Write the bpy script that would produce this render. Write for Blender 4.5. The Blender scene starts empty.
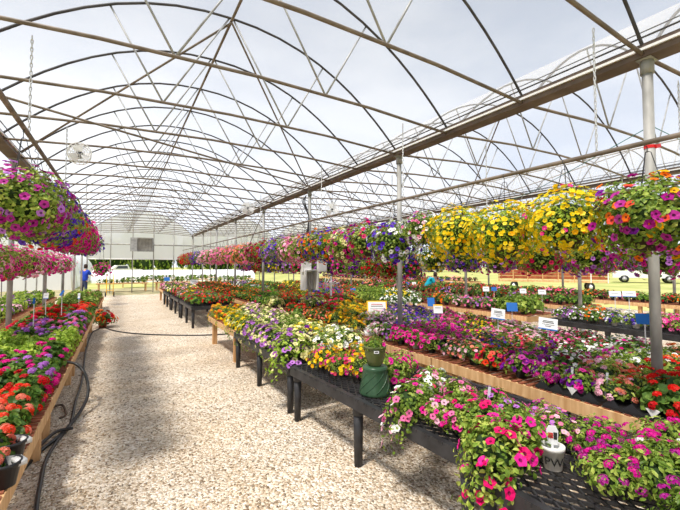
import bpy, math, random
from mathutils import Vector, Matrix, Euler
PI = math.pi
C = bpy.context.scene.collection
scene = bpy.context.scene

# ------------------------------------------------------------------ camera, sky, sun, exposure
CAM_H = 1.75
YAW = math.radians(30.4); PITCH = math.radians(2.3); FPX = 375.0
cam = bpy.data.cameras.new('camera'); camo = bpy.data.objects.new('camera', cam); C.objects.link(camo)
cam.sensor_width = 36.0; cam.lens = FPX/680*36.0; cam.shift_y = -(375*math.tan(math.radians(2.3))-10)/680.0; SHY = 375*math.tan(math.radians(2.3))-10; cam.clip_start = 0.05; cam.clip_end = 600
camo.location = (0, 0, CAM_H)
camo.rotation_euler = Euler((PI/2+PITCH, 0, -YAW), 'XYZ')
scene.camera = camo

w = bpy.data.worlds.new('sky'); scene.world = w; w.use_nodes = True
nt = w.node_tree; nt.nodes.clear()
def wn(t, **k):
    n = nt.nodes.new(t)
    for a, b in k.items(): setattr(n, a, b)
    return n
tc = wn('ShaderNodeTexCoord'); mp = wn('ShaderNodeMapping'); mp.inputs['Scale'].default_value = (1.0, 1.0, 2.6)
no = wn('ShaderNodeTexNoise'); no.inputs['Scale'].default_value = 1.7; no.inputs['Detail'].default_value = 6; no.inputs['Roughness'].default_value = .55
cr = wn('ShaderNodeValToRGB'); cr.color_ramp.elements[0].position = .36; cr.color_ramp.elements[0].color = (.60, .67, .80, 1)
cr.color_ramp.elements[1].position = .62; cr.color_ramp.elements[1].color = (.84, .885, .96, 1)
bg = wn('ShaderNodeBackground'); bg.inputs['Strength'].default_value = .56
wo = wn('ShaderNodeOutputWorld')
nt.links.new(tc.outputs['Generated'], mp.inputs['Vector']); nt.links.new(mp.outputs[0], no.inputs['Vector'])
sx = wn('ShaderNodeSeparateXYZ'); hz = wn('ShaderNodeMapRange'); hz.inputs[1].default_value = 0; hz.inputs[2].default_value = .55; hz.inputs[3].default_value = 1.12; hz.inputs[4].default_value = .66
nt.links.new(tc.outputs['Generated'], sx.inputs[0]); nt.links.new(sx.outputs['Z'], hz.inputs[0]); nt.links.new(hz.outputs[0], bg.inputs['Strength'])
nt.links.new(no.outputs['Fac'], cr.inputs[0]); nt.links.new(cr.outputs[0], bg.inputs[0]); nt.links.new(bg.outputs[0], wo.inputs[0])

sun = bpy.data.lights.new('sun', 'SUN'); sun.energy = 4.1; sun.angle = math.radians(9); sun.color = (1.0, .945, .87)
suno = bpy.data.objects.new('sun', sun); C.objects.link(suno)
sd = Vector((.42, .16, -1.0)).normalized()          # the way the light travels: from the left, high
suno.rotation_euler = sd.to_track_quat('-Z', 'Y').to_euler()
suno.location = (-10, -4, 25)

vs = scene.view_settings
scene.display_settings.display_device = 'sRGB'
vs.view_transform = 'Standard'; vs.look = 'None'; vs.gamma = 1; vs.use_curve_mapping = False
vs.exposure = 0.45
scene.cycles.max_bounces = 8; scene.cycles.transparent_max_bounces = 24
scene.cycles.diffuse_bounces = 5; scene.cycles.sample_clamp_indirect = 6

# ------------------------------------------------------------------ helpers
def lin(r, g, b): return tuple(((c/255.0)/12.92 if c/255.0 <= .04045 else ((c/255.0+.055)/1.055)**2.4) for c in (r, g, b))
Rc = camo.rotation_euler.to_matrix()
def G(px, py, z=0.0):
    """the point of a known level (floor, bench top) that is seen at a place of the photograph"""
    d = Rc @ Vector((px-340, 255-py-SHY, -FPX)); t = (z-CAM_H)/d.z
    return Vector((d.x*t, d.y*t, z))
Rinv = Rc.inverted()
def P(v):
    q = Rinv @ (Vector(v)-Vector((0, 0, CAM_H)))
    if q.z > -1e-3: return (9999, 9999)
    return (340+FPX*q.x/-q.z, 255-FPX*q.y/-q.z-SHY)

def principled(name, col, rough=.6, metal=0, spec=.4):
    m = bpy.data.materials.new(name); m.use_nodes = True
    b = m.node_tree.nodes['Principled BSDF']
    b.inputs['Base Color'].default_value = (*col, 1); b.inputs['Roughness'].default_value = rough
    b.inputs['Metallic'].default_value = metal; b.inputs['Specular IOR Level'].default_value = spec
    return m
def noisy(name, c1, c2, scale=8, rough=.7, bump=.0, stretch=(1, 1, 1), metal=0, detail=4, spec=.3):
    m = principled(name, c1, rough, metal, spec); t = m.node_tree; b = t.nodes['Principled BSDF']
    tc = t.nodes.new('ShaderNodeTexCoord'); mp = t.nodes.new('ShaderNodeMapping'); mp.inputs['Scale'].default_value = stretch
    n = t.nodes.new('ShaderNodeTexNoise'); n.inputs['Scale'].default_value = scale; n.inputs['Detail'].default_value = detail
    r = t.nodes.new('ShaderNodeValToRGB'); r.color_ramp.elements[0].position = .35; r.color_ramp.elements[1].position = .65
    r.color_ramp.elements[0].color = (*c1, 1); r.color_ramp.elements[1].color = (*c2, 1)
    t.links.new(tc.outputs['Object'], mp.inputs[0]); t.links.new(mp.outputs[0], n.inputs['Vector']); t.links.new(n.outputs['Fac'], r.inputs[0]); t.links.new(r.outputs[0], b.inputs['Base Color'])
    if bump:
        bu = t.nodes.new('ShaderNodeBump'); bu.inputs['Strength'].default_value = bump; bu.inputs['Distance'].default_value = .01
        t.links.new(n.outputs['Fac'], bu.inputs['Height']); t.links.new(bu.outputs[0], b.inputs['Normal'])
    return m
def leafmat(name, c1, c2, c3):
    m = bpy.data.materials.new(name); m.use_nodes = True; t = m.node_tree; b = t.nodes['Principled BSDF']
    b.inputs['Roughness'].default_value = .5; b.inputs['Specular IOR Level'].default_value = .35
    g = t.nodes.new('ShaderNodeNewGeometry'); oi = t.nodes.new('ShaderNodeObjectInfo')
    ad = t.nodes.new('ShaderNodeMath'); ad.operation = 'MULTIPLY_ADD'; ad.inputs[1].default_value = .75
    mu = t.nodes.new('ShaderNodeMath'); mu.operation = 'MULTIPLY'; mu.inputs[1].default_value = .25
    r = t.nodes.new('ShaderNodeValToRGB'); e = r.color_ramp.elements
    e[0].position = 0; e[0].color = (*c1, 1); e[1].position = 1; e[1].color = (*c3, 1); q = e.new(.5); q.color = (*c2, 1)
    t.links.new(oi.outputs['Random'], mu.inputs[0]); t.links.new(g.outputs['Random Per Island'], ad.inputs[0]); t.links.new(mu.outputs[0], ad.inputs[2])
    t.links.new(ad.outputs[0], r.inputs[0]); t.links.new(r.outputs[0], b.inputs['Base Color'])
    tr = t.nodes.new('ShaderNodeBsdfTranslucent'); t.links.new(r.outputs[0], tr.inputs[0])
    mx = t.nodes.new('ShaderNodeMixShader'); mx.inputs[0].default_value = .35
    t.links.new(b.outputs[0], mx.inputs[1]); t.links.new(tr.outputs[0], mx.inputs[2]); t.links.new(mx.outputs[0], t.nodes['Material Output'].inputs[0])
    return m
def petalmat(name, throat=None, f=.0, paler=False):
    """petals take the colour of their plant (object colour) with a little spread from bloom to bloom"""
    m = bpy.data.materials.new(name); m.use_nodes = True; t = m.node_tree; b = t.nodes['Principled BSDF']
    b.inputs['Roughness'].default_value = .55; b.inputs['Specular IOR Level'].default_value = .2
    oi = t.nodes.new('ShaderNodeObjectInfo'); g = t.nodes.new('ShaderNodeNewGeometry')
    hs = t.nodes.new('ShaderNodeHueSaturation')
    mr = t.nodes.new('ShaderNodeMapRange'); mr.inputs[3].default_value = .8; mr.inputs[4].default_value = 1.2
    t.links.new(g.outputs['Random Per Island'], mr.inputs[0]); t.links.new(mr.outputs[0], hs.inputs['Value']); ms = t.nodes.new('ShaderNodeMapRange'); ms.inputs[3].default_value = 1.08; ms.inputs[4].default_value = .95; t.links.new(g.outputs['Random Per Island'], ms.inputs[0]); t.links.new(ms.outputs[0], hs.inputs['Saturation'])
    t.links.new(oi.outputs['Color'], hs.inputs['Color'])
    out = hs.outputs[0]
    if throat:
        mi = t.nodes.new('ShaderNodeMix'); mi.data_type = 'RGBA'; mi.inputs[0].default_value = f
        t.links.new(out, mi.inputs[6]); mi.inputs[7].default_value = (*throat, 1); out = mi.outputs[2]
    t.links.new(out, b.inputs['Base Color'])
    tr = t.nodes.new('ShaderNodeBsdfTranslucent'); t.links.new(out, tr.inputs[0])
    mx = t.nodes.new('ShaderNodeMixShader'); mx.inputs[0].default_value = .3
    t.links.new(b.outputs[0], mx.inputs[1]); t.links.new(tr.outputs[0], mx.inputs[2]); t.links.new(mx.outputs[0], t.nodes['Material Output'].inputs[0])
    return m

M = {}
M['bow'] = noisy('backlit_galvanised_bow', (.045, .042, .045), (.085, .08, .082), 6, .6, metal=0)  # near-black: backlight on grey galvanised tube is put into the colour
M['chord'] = noisy('warm_bounce_tube', (.13, .10, .075), (.24, .19, .15), 5, .55, metal=0)  # brown stands for warm gravel light reflected onto galvanised tube
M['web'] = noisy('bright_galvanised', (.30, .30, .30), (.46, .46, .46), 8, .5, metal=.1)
M['post'] = noisy('zinc_post', (.26, .255, .24), (.44, .43, .41), 7, .6, .2, (1, 1, .4), metal=.1)
M['gutter'] = noisy('shaded_gutter_steel', (.10, .07, .055), (.17, .125, .10), 3, .6, metal=0)  # brown paints in the shade on the underside of the sheet metal
M['white_metal'] = principled('white_metal', (.8, .8, .8), .45)
M['wire'] = principled('dark_wire', (.03, .03, .035), .5)
M['chain'] = principled('zinc_chain', (.62, .62, .62), .4, .5)
M['wood'] = noisy('pine_lumber', lin(196, 150, 100), lin(226, 188, 140), 3, .7, .15, (1, 6, 1))
M['woodx'] = noisy('pine_post', lin(186, 138, 88), lin(220, 178, 128), 3, .7, .15, (6, 6, 1))
M['lath'] = noisy('red_lath', lin(120, 66, 46), lin(160, 96, 70), 6, .8, .1)
M['black'] = noisy('black_plastic', (.018, .018, .02), (.035, .035, .038), 12, .45, spec=.4)
M['pot_black'] = principled('black_pot_plastic', (.02, .02, .022), .4)
M['pot_white'] = noisy('white_pot_plastic', (.62, .61, .58), (.75, .74, .72), 6, .5)
M['pot_green'] = noisy('glazed_green', lin(46, 74, 52), lin(62, 92, 66), 5, .3)
M['pot_olive'] = noisy('olive_glaze', lin(74, 84, 46), lin(104, 108, 64), 7, .2)
M['pot_brown'] = principled('brown_basket_plastic', lin(70, 62, 48), .5)
M['pot_terra'] = noisy('terracotta', lin(150, 84, 56), lin(176, 104, 72), 8, .8)
M['blue'] = principled('blue_card', lin(10, 96, 176), .5)
M['white'] = principled('white_card', (.9, .91, .92), .55)
def paper(m):
    t = m.node_tree; tr = t.nodes.new('ShaderNodeBsdfTranslucent'); tr.inputs[0].default_value = (.9, .9, .9, 1); mx = t.nodes.new('ShaderNodeMixShader'); mx.inputs[0].default_value = .3
    t.links.new(t.nodes['Principled BSDF'].outputs[0], mx.inputs[1]); t.links.new(tr.outputs[0], mx.inputs[2]); t.links.new(mx.outputs[0], t.nodes['Material Output'].inputs[0])
paper(M['white'])
M['yellow'] = principled('yellow_card', lin(250, 190, 20), .5)
M['ink'] = principled('ink', (.02, .02, .02), .7)
M['redink'] = principled('red_ink', lin(190, 60, 60), .7)
M['rubber'] = principled('black_rubber', (.02, .02, .02), .42, spec=.5)
M['soil'] = noisy('potting_soil', (.02, .014, .01), (.05, .035, .025), 30, .95)
M['bark'] = noisy('bark', (.10, .07, .05), (.18, .13, .09), 9, .9, .4, (1, 1, .3))
M['leaf'] = leafmat('leaf_green', lin(62, 92, 26), lin(128, 158, 54), lin(204, 214, 104))
M['leafd'] = leafmat('leaf_dark', lin(44, 78, 28), lin(90, 128, 48), lin(150, 178, 80))
M['leafl'] = leafmat('leaf_lime', lin(110, 146, 36), lin(160, 190, 62), lin(206, 220, 100))
M['tree'] = leafmat('leaf_tree', lin(90, 124, 40), lin(150, 182, 70), lin(206, 222, 112))
M['petal'] = petalmat('petal')
M['throat'] = petalmat('throat_dark', (.05, .005, .03), .72)
M['throaty'] = petalmat('throat_yellow', (.85, .6, .05), .45)
M['core'] = principled('light_block_core', lin(38, 60, 22), .9)  # dark solid added inside the leaves to block light through gaps

class MB:
    def __init__(s): s.v = []; s.f = []; s.m = []; s.mats = []
    def mi(s, m):
        if m not in s.mats: s.mats.append(m)
        return s.mats.index(m)
    def add(s, vs, fs, m):
        o = len(s.v); k = s.mi(m); s.v += [tuple(v) for v in vs]
        for f in fs: s.f.append(tuple(i+o for i in f)); s.m.append(k)
    def box(s, c, d, m, rot=None):
        x, y, z = d[0]/2, d[1]/2, d[2]/2
        vs = [Vector((a, b, e)) for a in (-x, x) for b in (-y, y) for e in (-z, z)]
        if rot is not None: vs = [rot @ v for v in vs]
        c = Vector(c); s.add([v+c for v in vs], [(0, 1, 3, 2), (4, 6, 7, 5), (0, 4, 5, 1), (2, 3, 7, 6), (0, 2, 6, 4), (1, 5, 7, 3)], m)
    def bx(s, x0, x1, y0, y1, z0, z1, m): s.box(((x0+x1)/2, (y0+y1)/2, (z0+z1)/2), (abs(x1-x0), abs(y1-y0), abs(z1-z0)), m)
    def tube(s, pts, r, m, seg=8, cap=True, rs=None):
        pts = [Vector(p) for p in pts]; n = len(pts); vs = []; up = None
        for i, p in enumerate(pts):
            t = (pts[min(i+1, n-1)]-pts[max(i-1, 0)]).normalized()
            if up is None:
                up = Vector((0, 0, 1)) if abs(t.z) < .9 else Vector((1, 0, 0))
            a = t.cross(up).normalized(); b = a.cross(t).normalized(); up = b
            rr = rs[i] if rs else r
            vs += [p+rr*(math.cos(2*PI*k/seg)*a+math.sin(2*PI*k/seg)*b) for k in range(seg)]
        fs = [(i*seg+k, i*seg+(k+1) % seg, (i+1)*seg+(k+1) % seg, (i+1)*seg+k) for i in range(n-1) for k in range(seg)]
        if cap: fs += [tuple(range(seg))[::-1], tuple((n-1)*seg+k for k in range(seg))]
        s.add(vs, fs, m)
    def lathe(s, prof, m, c=(0, 0, 0), seg=18, closed=False):
        c = Vector(c); vs = []
        for r, z in prof: vs += [c+Vector((r*math.cos(2*PI*k/seg), r*math.sin(2*PI*k/seg), z)) for k in range(seg)]
        n = len(prof)
        fs = [(i*seg+k, i*seg+(k+1) % seg, (i+1)*seg+(k+1) % seg, (i+1)*seg+k) for i in range(n-1) for k in range(seg)]
        if prof[0][0] > 0: fs.append(tuple(range(seg))[::-1])
        if prof[-1][0] > 0: fs.append(tuple((n-1)*seg+k for k in range(seg)))
        s.add(vs, fs, m)
    def join(s, o, M4):
        """a copy of another builder, transformed"""
        k = len(s.v); s.v += [tuple(M4 @ Vector(v)) for v in o.v]; idx = [s.mi(m) for m in o.mats]
        s.f += [tuple(i+k for i in f) for f in o.f]; s.m += [idx[i] for i in o.m]
    def mesh(s, name, smooth=False):
        me = bpy.data.meshes.new(name); me.from_pydata(s.v, [], s.f)
        for m in s.mats: me.materials.append(M[m] if isinstance(m, str) else m)
        me.polygons.foreach_set('material_index', s.m)
        if smooth: me.polygons.foreach_set('use_smooth', [True]*len(s.f))
        me.update(); return me
    def build(s, name, parent=None, smooth=False, loc=None):
        return link(name, s.mesh(name, smooth), parent, loc)
def link(name, me, parent=None, loc=None, rot=None, sc=None):
    o = bpy.data.objects.new(name, me); C.objects.link(o)
    if parent: o.parent = parent
    if loc is not None: o.location = loc
    if rot is not None: o.rotation_euler = rot
    if sc is not None: o.scale = (sc, sc, sc) if not hasattr(sc, '__len__') else sc
    return o
def tag(o, label=None, cat=None, group=None, kind=None):
    if label: o['label'] = label
    if cat: o['category'] = cat
    if group: o['group'] = group
    if kind: o['kind'] = kind
    return o
def empty(name, loc=(0, 0, 0), rz=0):
    o = bpy.data.objects.new(name, None); C.objects.link(o); o.location = loc; o.rotation_euler = (0, 0, rz); o.empty_display_size = .1
    return o
def copy_tree(o, parent=None):
    c = o.copy(); C.objects.link(c); c.parent = parent
    for ch in KIDS.get(o.name, [k for k in bpy.data.objects if k.parent == o]): copy_tree(ch, c)
    return c
KIDS = {}

# ------------------------------------------------------------------ the place: measures (metres)
XL, XG, X2, X3 = -1.70, 4.27, 10.15, 16.0          # gutters
ZG = 3.715                                            # truss level
Y0 = 1.53; BOW = 1.22; YE = Y0+21*BOW                # first post, bow spacing, end wall
RISE = 1.49

# ground
def ground_mats():
    m = bpy.data.materials.new('gravel'); m.use_nodes = True; t = m.node_tree; b = t.nodes['Principled BSDF']; b.inputs['Roughness'].default_value = .9; b.inputs['Specular IOR Level'].default_value = .15
    tc = t.nodes.new('ShaderNodeTexCoord')
    v = t.nodes.new('ShaderNodeTexVoronoi'); v.inputs['Scale'].default_value = 56; v.inputs['Randomness'].default_value = 1
    v2 = t.nodes.new('ShaderNodeTexVoronoi'); v2.inputs['Scale'].default_value = 27
    n = t.nodes.new('ShaderNodeTexNoise'); n.inputs['Scale'].default_value = .9; n.inputs['Detail'].default_value = 5
    for q in (v, v2, n): t.links.new(tc.outputs['Object'], q.inputs['Vector'])
    sp = t.nodes.new('ShaderNodeSeparateColor'); t.links.new(v.outputs['Color'], sp.inputs[0])
    r = t.nodes.new('ShaderNodeValToRGB'); e = r.color_ramp.elements
    e[0].position = 0; e[0].color = (*lin(140, 120, 98), 1); e[1].position = 1; e[1].color = (*lin(255, 248, 238), 1)
    q = e.new(.25); q.color = (*lin(204, 186, 162), 1); q = e.new(.6); q.color = (*lin(230, 216, 196), 1)
    t.links.new(sp.outputs[0], r.inputs[0])
    mx = t.nodes.new('ShaderNodeMix'); mx.data_type = 'RGBA'; mx.blend_type = 'MULTIPLY'; mx.inputs[0].default_value = .55
    r2 = t.nodes.new('ShaderNodeValToRGB'); r2.color_ramp.elements[0].position = .3; r2.color_ramp.elements[1].position = .7
    r2.color_ramp.elements[0].color = (*lin(224, 208, 184), 1); r2.color_ramp.elements[1].color = (1, 1, 1, 1)
    t.links.new(n.outputs['Fac'], r2.inputs[0]); t.links.new(r.outputs[0], mx.inputs[6]); t.links.new(r2.outputs[0], mx.inputs[7]); t.links.new(mx.outputs[2], b.inputs['Base Color'])
    ad = t.nodes.new('ShaderNodeMath'); ad.operation = 'ADD'; t.links.new(v.outputs['Distance'], ad.inputs[0]); t.links.new(v2.outputs['Distance'], ad.inputs[1])
    bu = t.nodes.new('ShaderNodeBump'); bu.invert = True; bu.inputs['Strength'].default_value = .9; bu.inputs['Distance'].default_value = .02
    t.links.new(ad.outputs[0], bu.inputs['Height']); t.links.new(bu.outputs[0], b.inputs['Normal'])
    M['gravel'] = m
    M['grass'] = noisy('mown_field_grass', lin(150, 158, 88), lin(188, 184, 116), .35, .95, .2, detail=8)
    M['weeds'] = noisy('weedy_soil', lin(132, 128, 92), lin(180, 168, 130), 1.6, .95, .3, detail=8)
ground_mats()
def strip(name, x0, x1, y0, y1, z, m, nx=1, ny=1):
    b = MB(); vs = [(x0+(x1-x0)*i/nx, y0+(y1-y0)*j/ny, z) for j in range(ny+1) for i in range(nx+1)]
    b.add(vs, [(j*(nx+1)+i, j*(nx+1)+i+1, (j+1)*(nx+1)+i+1, (j+1)*(nx+1)+i) for j in range(ny) for i in range(nx)], m)
    return tag(b.build(name), kind='structure')
strip('field', -160, 260, -60, 320, -.05, 'grass', 4, 4)
strip('floor', -3.4, 17.4, -4, 25.2, 0, 'gravel', 6, 6)
strip('weedy_verge', -9, 18, 25.2, 33, -.02, 'weeds')
strip('weedy_verge', -9, -3.4, -4, 25.2, -.02, 'weeds')
# loose stones lying on the gravel near the viewer: one scattered mass
def stones():
    rng = random.Random(4); b = MB()
    mats = [principled('stone_pale', lin(222, 210, 190), .9), principled('stone_tan', lin(178, 152, 120), .9), principled('stone_grey', lin(140, 128, 112), .9)]
    for i in range(5200):
        d = 1.9+6.5*rng.random()**1.6; a = math.radians(rng.uniform(-14, 62)); x, y = d*math.sin(a), d*math.cos(a)
        if not(-.9 < x < 3.0): continue
        r = rng.uniform(.005, .013); q = Euler((rng.random()*6, rng.random()*6, rng.random()*6)).to_matrix(); s = Vector((rng.uniform(.8, 1.4), 1, rng.uniform(.5, .8)))
        vs = [Vector(p) for p in ((1, 0, 0), (-1, 0, 0), (0, 1, 0), (0, -1, 0), (0, 0, 1), (0, 0, -1))]
        vs = [q @ Vector((v.x*s.x, v.y*s.y, v.z*s.z))*r+Vector((x, y, r*.35)) for v in vs]
        b.add(vs, [(0, 2, 4), (2, 1, 4), (1, 3, 4), (3, 0, 4), (2, 0, 5), (1, 2, 5), (3, 1, 5), (0, 3, 5)], rng.choice(mats))
    o = b.build('loose_stones'); tag(o, 'pale loose stones strewn over the gravel path', 'gravel', kind='stuff')
stones()

# film
def film(name, op0, op1, white=.85, refl=.35):
    m = bpy.data.materials.new(name); m.use_nodes = True; t = m.node_tree; t.nodes.remove(t.nodes['Principled BSDF'])
    tp = t.nodes.new('ShaderNodeBsdfTransparent'); tl = t.nodes.new('ShaderNodeBsdfTranslucent'); tl.inputs[0].default_value = (white, white, white*1.01, 1)
    df = t.nodes.new('ShaderNodeBsdfDiffuse'); df.inputs[0].default_value = (white, white, white, 1)
    gl = t.nodes.new('ShaderNodeBsdfGlossy'); gl.inputs['Roughness'].default_value = .25
    m1 = t.nodes.new('ShaderNodeMixShader'); m1.inputs[0].default_value = refl; t.links.new(tl.outputs[0], m1.inputs[1]); t.links.new(df.outputs[0], m1.inputs[2])
    m2 = t.nodes.new('ShaderNodeMixShader'); m2.inputs[0].default_value = .08; t.links.new(m1.outputs[0], m2.inputs[1]); t.links.new(gl.outputs[0], m2.inputs[2])
    lw = t.nodes.new('ShaderNodeLayerWeight'); lw.inputs[0].default_value = .35
    tc = t.nodes.new('ShaderNodeTexCoord'); n = t.nodes.new('ShaderNodeTexNoise'); n.inputs['Scale'].default_value = .8; n.inputs['Detail'].default_value = 4
    t.links.new(tc.outputs['Object'], n.inputs['Vector'])
    mr = t.nodes.new('ShaderNodeMapRange'); mr.inputs[3].default_value = op0; mr.inputs[4].default_value = op1; t.links.new(lw.outputs['Facing'], mr.inputs[0])
    ad = t.nodes.new('ShaderNodeMath'); ad.operation = 'MULTIPLY_ADD'; ad.use_clamp = True; t.links.new(n.outputs['Fac'], ad.inputs[0]); ad.inputs[1].default_value = .12; t.links.new(mr.outputs[0], ad.inputs[2])
    mx = t.nodes.new('ShaderNodeMixShader'); t.links.new(ad.outputs[0], mx.inputs[0]); t.links.new(tp.outputs[0], mx.inputs[1]); t.links.new(m2.outputs[0], mx.inputs[2])
    t.links.new(mx.outputs[0], t.nodes['Material Output'].inputs[0]); return m
M['film'] = film('roof_film', .05, .28)
M['sheet'] = film('white_sheeting', .84, .92, .98, .12)

# ------------------------------------------------------------------ greenhouse frames
def arch_z(t): return ZG+RISE*(1-abs(t)**2.15)
def arch_pts(xc, hw, n=28, off=0):
    # even spacing along the curve
    out = []
    for i in range(n+1):
        a = PI*i/n; t = -math.cos(a); out.append(Vector((xc+hw*t, 0, arch_z(t)+off)))
    return out
def house(x0, x1, k0, k1, label, main=False):
    xc, hw = (x0+x1)/2, (x1-x0)/2
    root = empty('ceiling', (0, 0, 0)); tag(root, kind='structure')
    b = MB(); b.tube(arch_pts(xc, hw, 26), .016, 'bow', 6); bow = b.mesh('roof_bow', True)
    c = MB(); c.tube([(x0, 0, ZG), (xc-hw*.5, 0, ZG+.09), (xc, 0, ZG+.12), (xc+hw*.5, 0, ZG+.09), (x1, 0, ZG)], .019, 'chord', 8); chord = c.mesh('truss_chord', True)
    def webm(a, bb): q = MB(); q.tube([a, bb], .0125, 'web', 6); return q.mesh('web_brace', True)
    n1, n2 = xc-.85, xc+.85; zt = lambda x: arch_z((x-xc)/hw)
    webs = [webm((n1, 0, ZG+.11), (n1-.6, 0, zt(n1-.6))), webm((n1, 0, ZG+.11), (xc-.03, 0, zt(xc))), webm((n2, 0, ZG+.11), (xc+.03, 0, zt(xc))), webm((n2, 0, ZG+.11), (n2+.6, 0, zt(n2+.6)))]
    for k in range(k0, k1+1):
        y = Y0+k*BOW
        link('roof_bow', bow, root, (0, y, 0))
        link('truss_chord', chord, root, (0, y, 0))
        for wmsh in webs: link('web_brace', wmsh, root, (0, y+.02, 0))
    ya, yb = Y0+k0*BOW-.6, Y0+k1*BOW
    q = MB(); q.tube([(xc, ya, ZG+RISE-.03), (xc, yb, ZG+RISE-.03)], .02, 'chord', 8); q.build('ridge_purlin', root, True)
    # wind braces from ridge to gutters
    for k in ((3, 12) if main else (3,)):
        y = Y0+k*BOW
        for xe in (x0, x1):
            q = MB(); q.tube([(xc, y, ZG+RISE-.06), (xe, y+3*BOW, ZG+.03)], .016, 'chord', 6); q.build('wind_brace', root, True)
    # film
    ps = arch_pts(xc, hw, 40, .03); f = MB(); ny = 22; vs = []
    for j in range(ny+1):
        y = ya+(yb-ya)*j/ny; vs += [(p.x, y, p.z) for p in ps]
    n = len(ps); f.add(vs, [(j*n+i, j*n+i+1, (j+1)*n+i+1, (j+1)*n+i) for j in range(ny) for i in range(n-1)], 'film')
    f.build('roof_film', root, True)
    return root
r1 = house(XL, XG, -3, 21, 'main', True)
r2 = house(XG, X2, -3, 21, 'second')
r3 = house(X2, X3, -1, 21, 'third')
# horizontal tie brace across two roofs
b = MB(); b.tube([(XL, 5.45, ZG), (XG, 8.6, ZG+.02), (8.6, 10.6, ZG)], .017, 'chord', 8); b.build('tie_brace', r1, True)

def gutter(x, n=1):
    root = empty('trim_%d' % n, (x, 0, 0)); tag(root, kind='structure')
    ya, yb = -3.2, YE
    q = MB()
    q.bx(-.10, -.085, ya, yb, ZG-.01, ZG+.10, 'gutter'); q.bx(.085, .10, ya, yb, ZG-.01, ZG+.10, 'gutter'); q.bx(-.10, .10, ya, yb, ZG-.025, ZG-.01, 'gutter')
    q.build('gutter_channel', root)
    q = MB(); q.bx(-.125, -.101, ya, yb, ZG+.03, ZG+.055, 'white_metal'); q.bx(.101, .125, ya, yb, ZG+.03, ZG+.055, 'white_metal'); q.build('film_lock', root)
    for dx, dz in ((-.12, .15), (-.1, .21), (.12, .18)):
        q = MB(); q.tube([(dx, ya, ZG+dz), (dx, yb, ZG+dz)], .009 if dz != .21 else .006, 'bow', 6); q.build('side_wire', root, True)
    return root
for i, x in enumerate((XL, XG, X2, X3)): gutter(x, i+1)

pm = MB(); pm.lathe([(.043, 0), (.043, ZG-.03)], 'post', seg=14); pm.lathe([(.055, ZG-.16), (.055, ZG-.03)], 'post', seg=14)
pm.box((0, 0, ZG-.03), (.16, .12, .012), 'post'); post_me = pm.mesh('support_post', True)
for x in (XL, XG, X2, X3):
    for k in range(0, 22, 3):
        o = link('support_post', post_me, None, (x, Y0+k*BOW, 0)); tag(o, kind='structure')
q = MB(); q.lathe([(.03, 0), (.03, 2.75)], 'web', seg=10); thin = q.mesh('outer_post', True)
for k in range(4, 22, 2): o = link('outer_post', thin, None, (-3.42, Y0+k*BOW-.6, 0)); tag(o, kind='structure')
q = MB(); q.tube([(-3.42, 5, 2.75), (-3.42, YE, 2.75)], .025, 'web', 8); o = q.build('outer_rail', None, True); tag(o, kind='structure')
# diagonal post braces in the main gutter line
b = MB(); b.tube([(XG, Y0+9*BOW, ZG-.1), (XG, Y0+10.5*BOW, 2.4)], .016, 'post', 6); o = b.build('post_brace', None, True); tag(o, kind='structure')

# pipes that carry the baskets, with chains
def basket_pipe(x, z, ya, yb, name_n):
    root = empty('trim_%d' % name_n, (x, 0, 0)); tag(root, kind='structure')
    q = MB(); q.tube([(0, ya, z), (0, yb, z)], .019, 'chord', 10); q.build('basket_pipe', root, True)
    # chain: alternating links
    L = ZG-z; n = int(L/.034); c = MB()
    for i in range(n):
        zc = z+.02+i*.034; pts = []
        for k in range(9):
            a = 2*PI*k/8; u, v = .008*math.cos(a), .022*math.sin(a)
            pts.append((u, 0, zc+v) if i % 2 else (0, u, zc+v))
        c.tube(pts, .0045, 'chain', 4, cap=False)
    cm = c.mesh('chain')
    k = 0
    while Y0+k*BOW < yb:
        if Y0+k*BOW > ya: link('chain', cm, root, (0, Y0+k*BOW+.03, 0))
        k += 2 if k < 4 else 3
    return root
PZ = 2.84
basket_pipe(-.68, PZ, -1.5, 20, 5)
basket_pipe(3.36, 2.66, -.8, 25, 6)
basket_pipe(5.1, 2.62, -.5, 24, 7)
basket_pipe(9.7, 2.62, 3, 24, 8)
basket_pipe(15.6, 2.62, 5, 26, 9)
basket_pipe(-1.62, 2.62, 4, 20, 10)

# end walls: sheeting above, open below
def end_wall(x0, x1, name):
    root = empty(name, (0, YE, 0)); tag(root, kind='structure')
    xc, hw = (x0+x1)/2, (x1-x0)/2
    ps = arch_pts(xc, hw, 30); f = MB(); vs = [(p.x, .03, p.z) for p in ps]+[(p.x, .03, 2.12) for p in ps]; n = len(ps)
    f.add(vs, [(i, i+1, n+i+1, n+i) for i in range(n-1)], 'sheet'); f.build('white_sheeting', root)
    q = MB(); q.tube([(x0, 0, 3.05), (x1, 0, 3.05)], .04, 'post', 8); q.build('cross_rail', root, True)
    q = MB(); q.tube([(x0, 0, 2.12), (x1, 0, 2.12)], .03, 'white_metal', 8); q.build('roll_bar', root, True)
    for i in range(1, 5):
        x = x0+(x1-x0)*i/5
        q = MB(); q.tube([(x, 0, 0), (x, 0, arch_z((x-xc)/hw))], .032, 'post', 8); q.build('wall_post', root, True)
    return root
ew = end_wall(XL, XG, 'wall_back'); end_wall(XG, X2, 'wall_back'); end_wall(X2, X3, 'wall_back')
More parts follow.
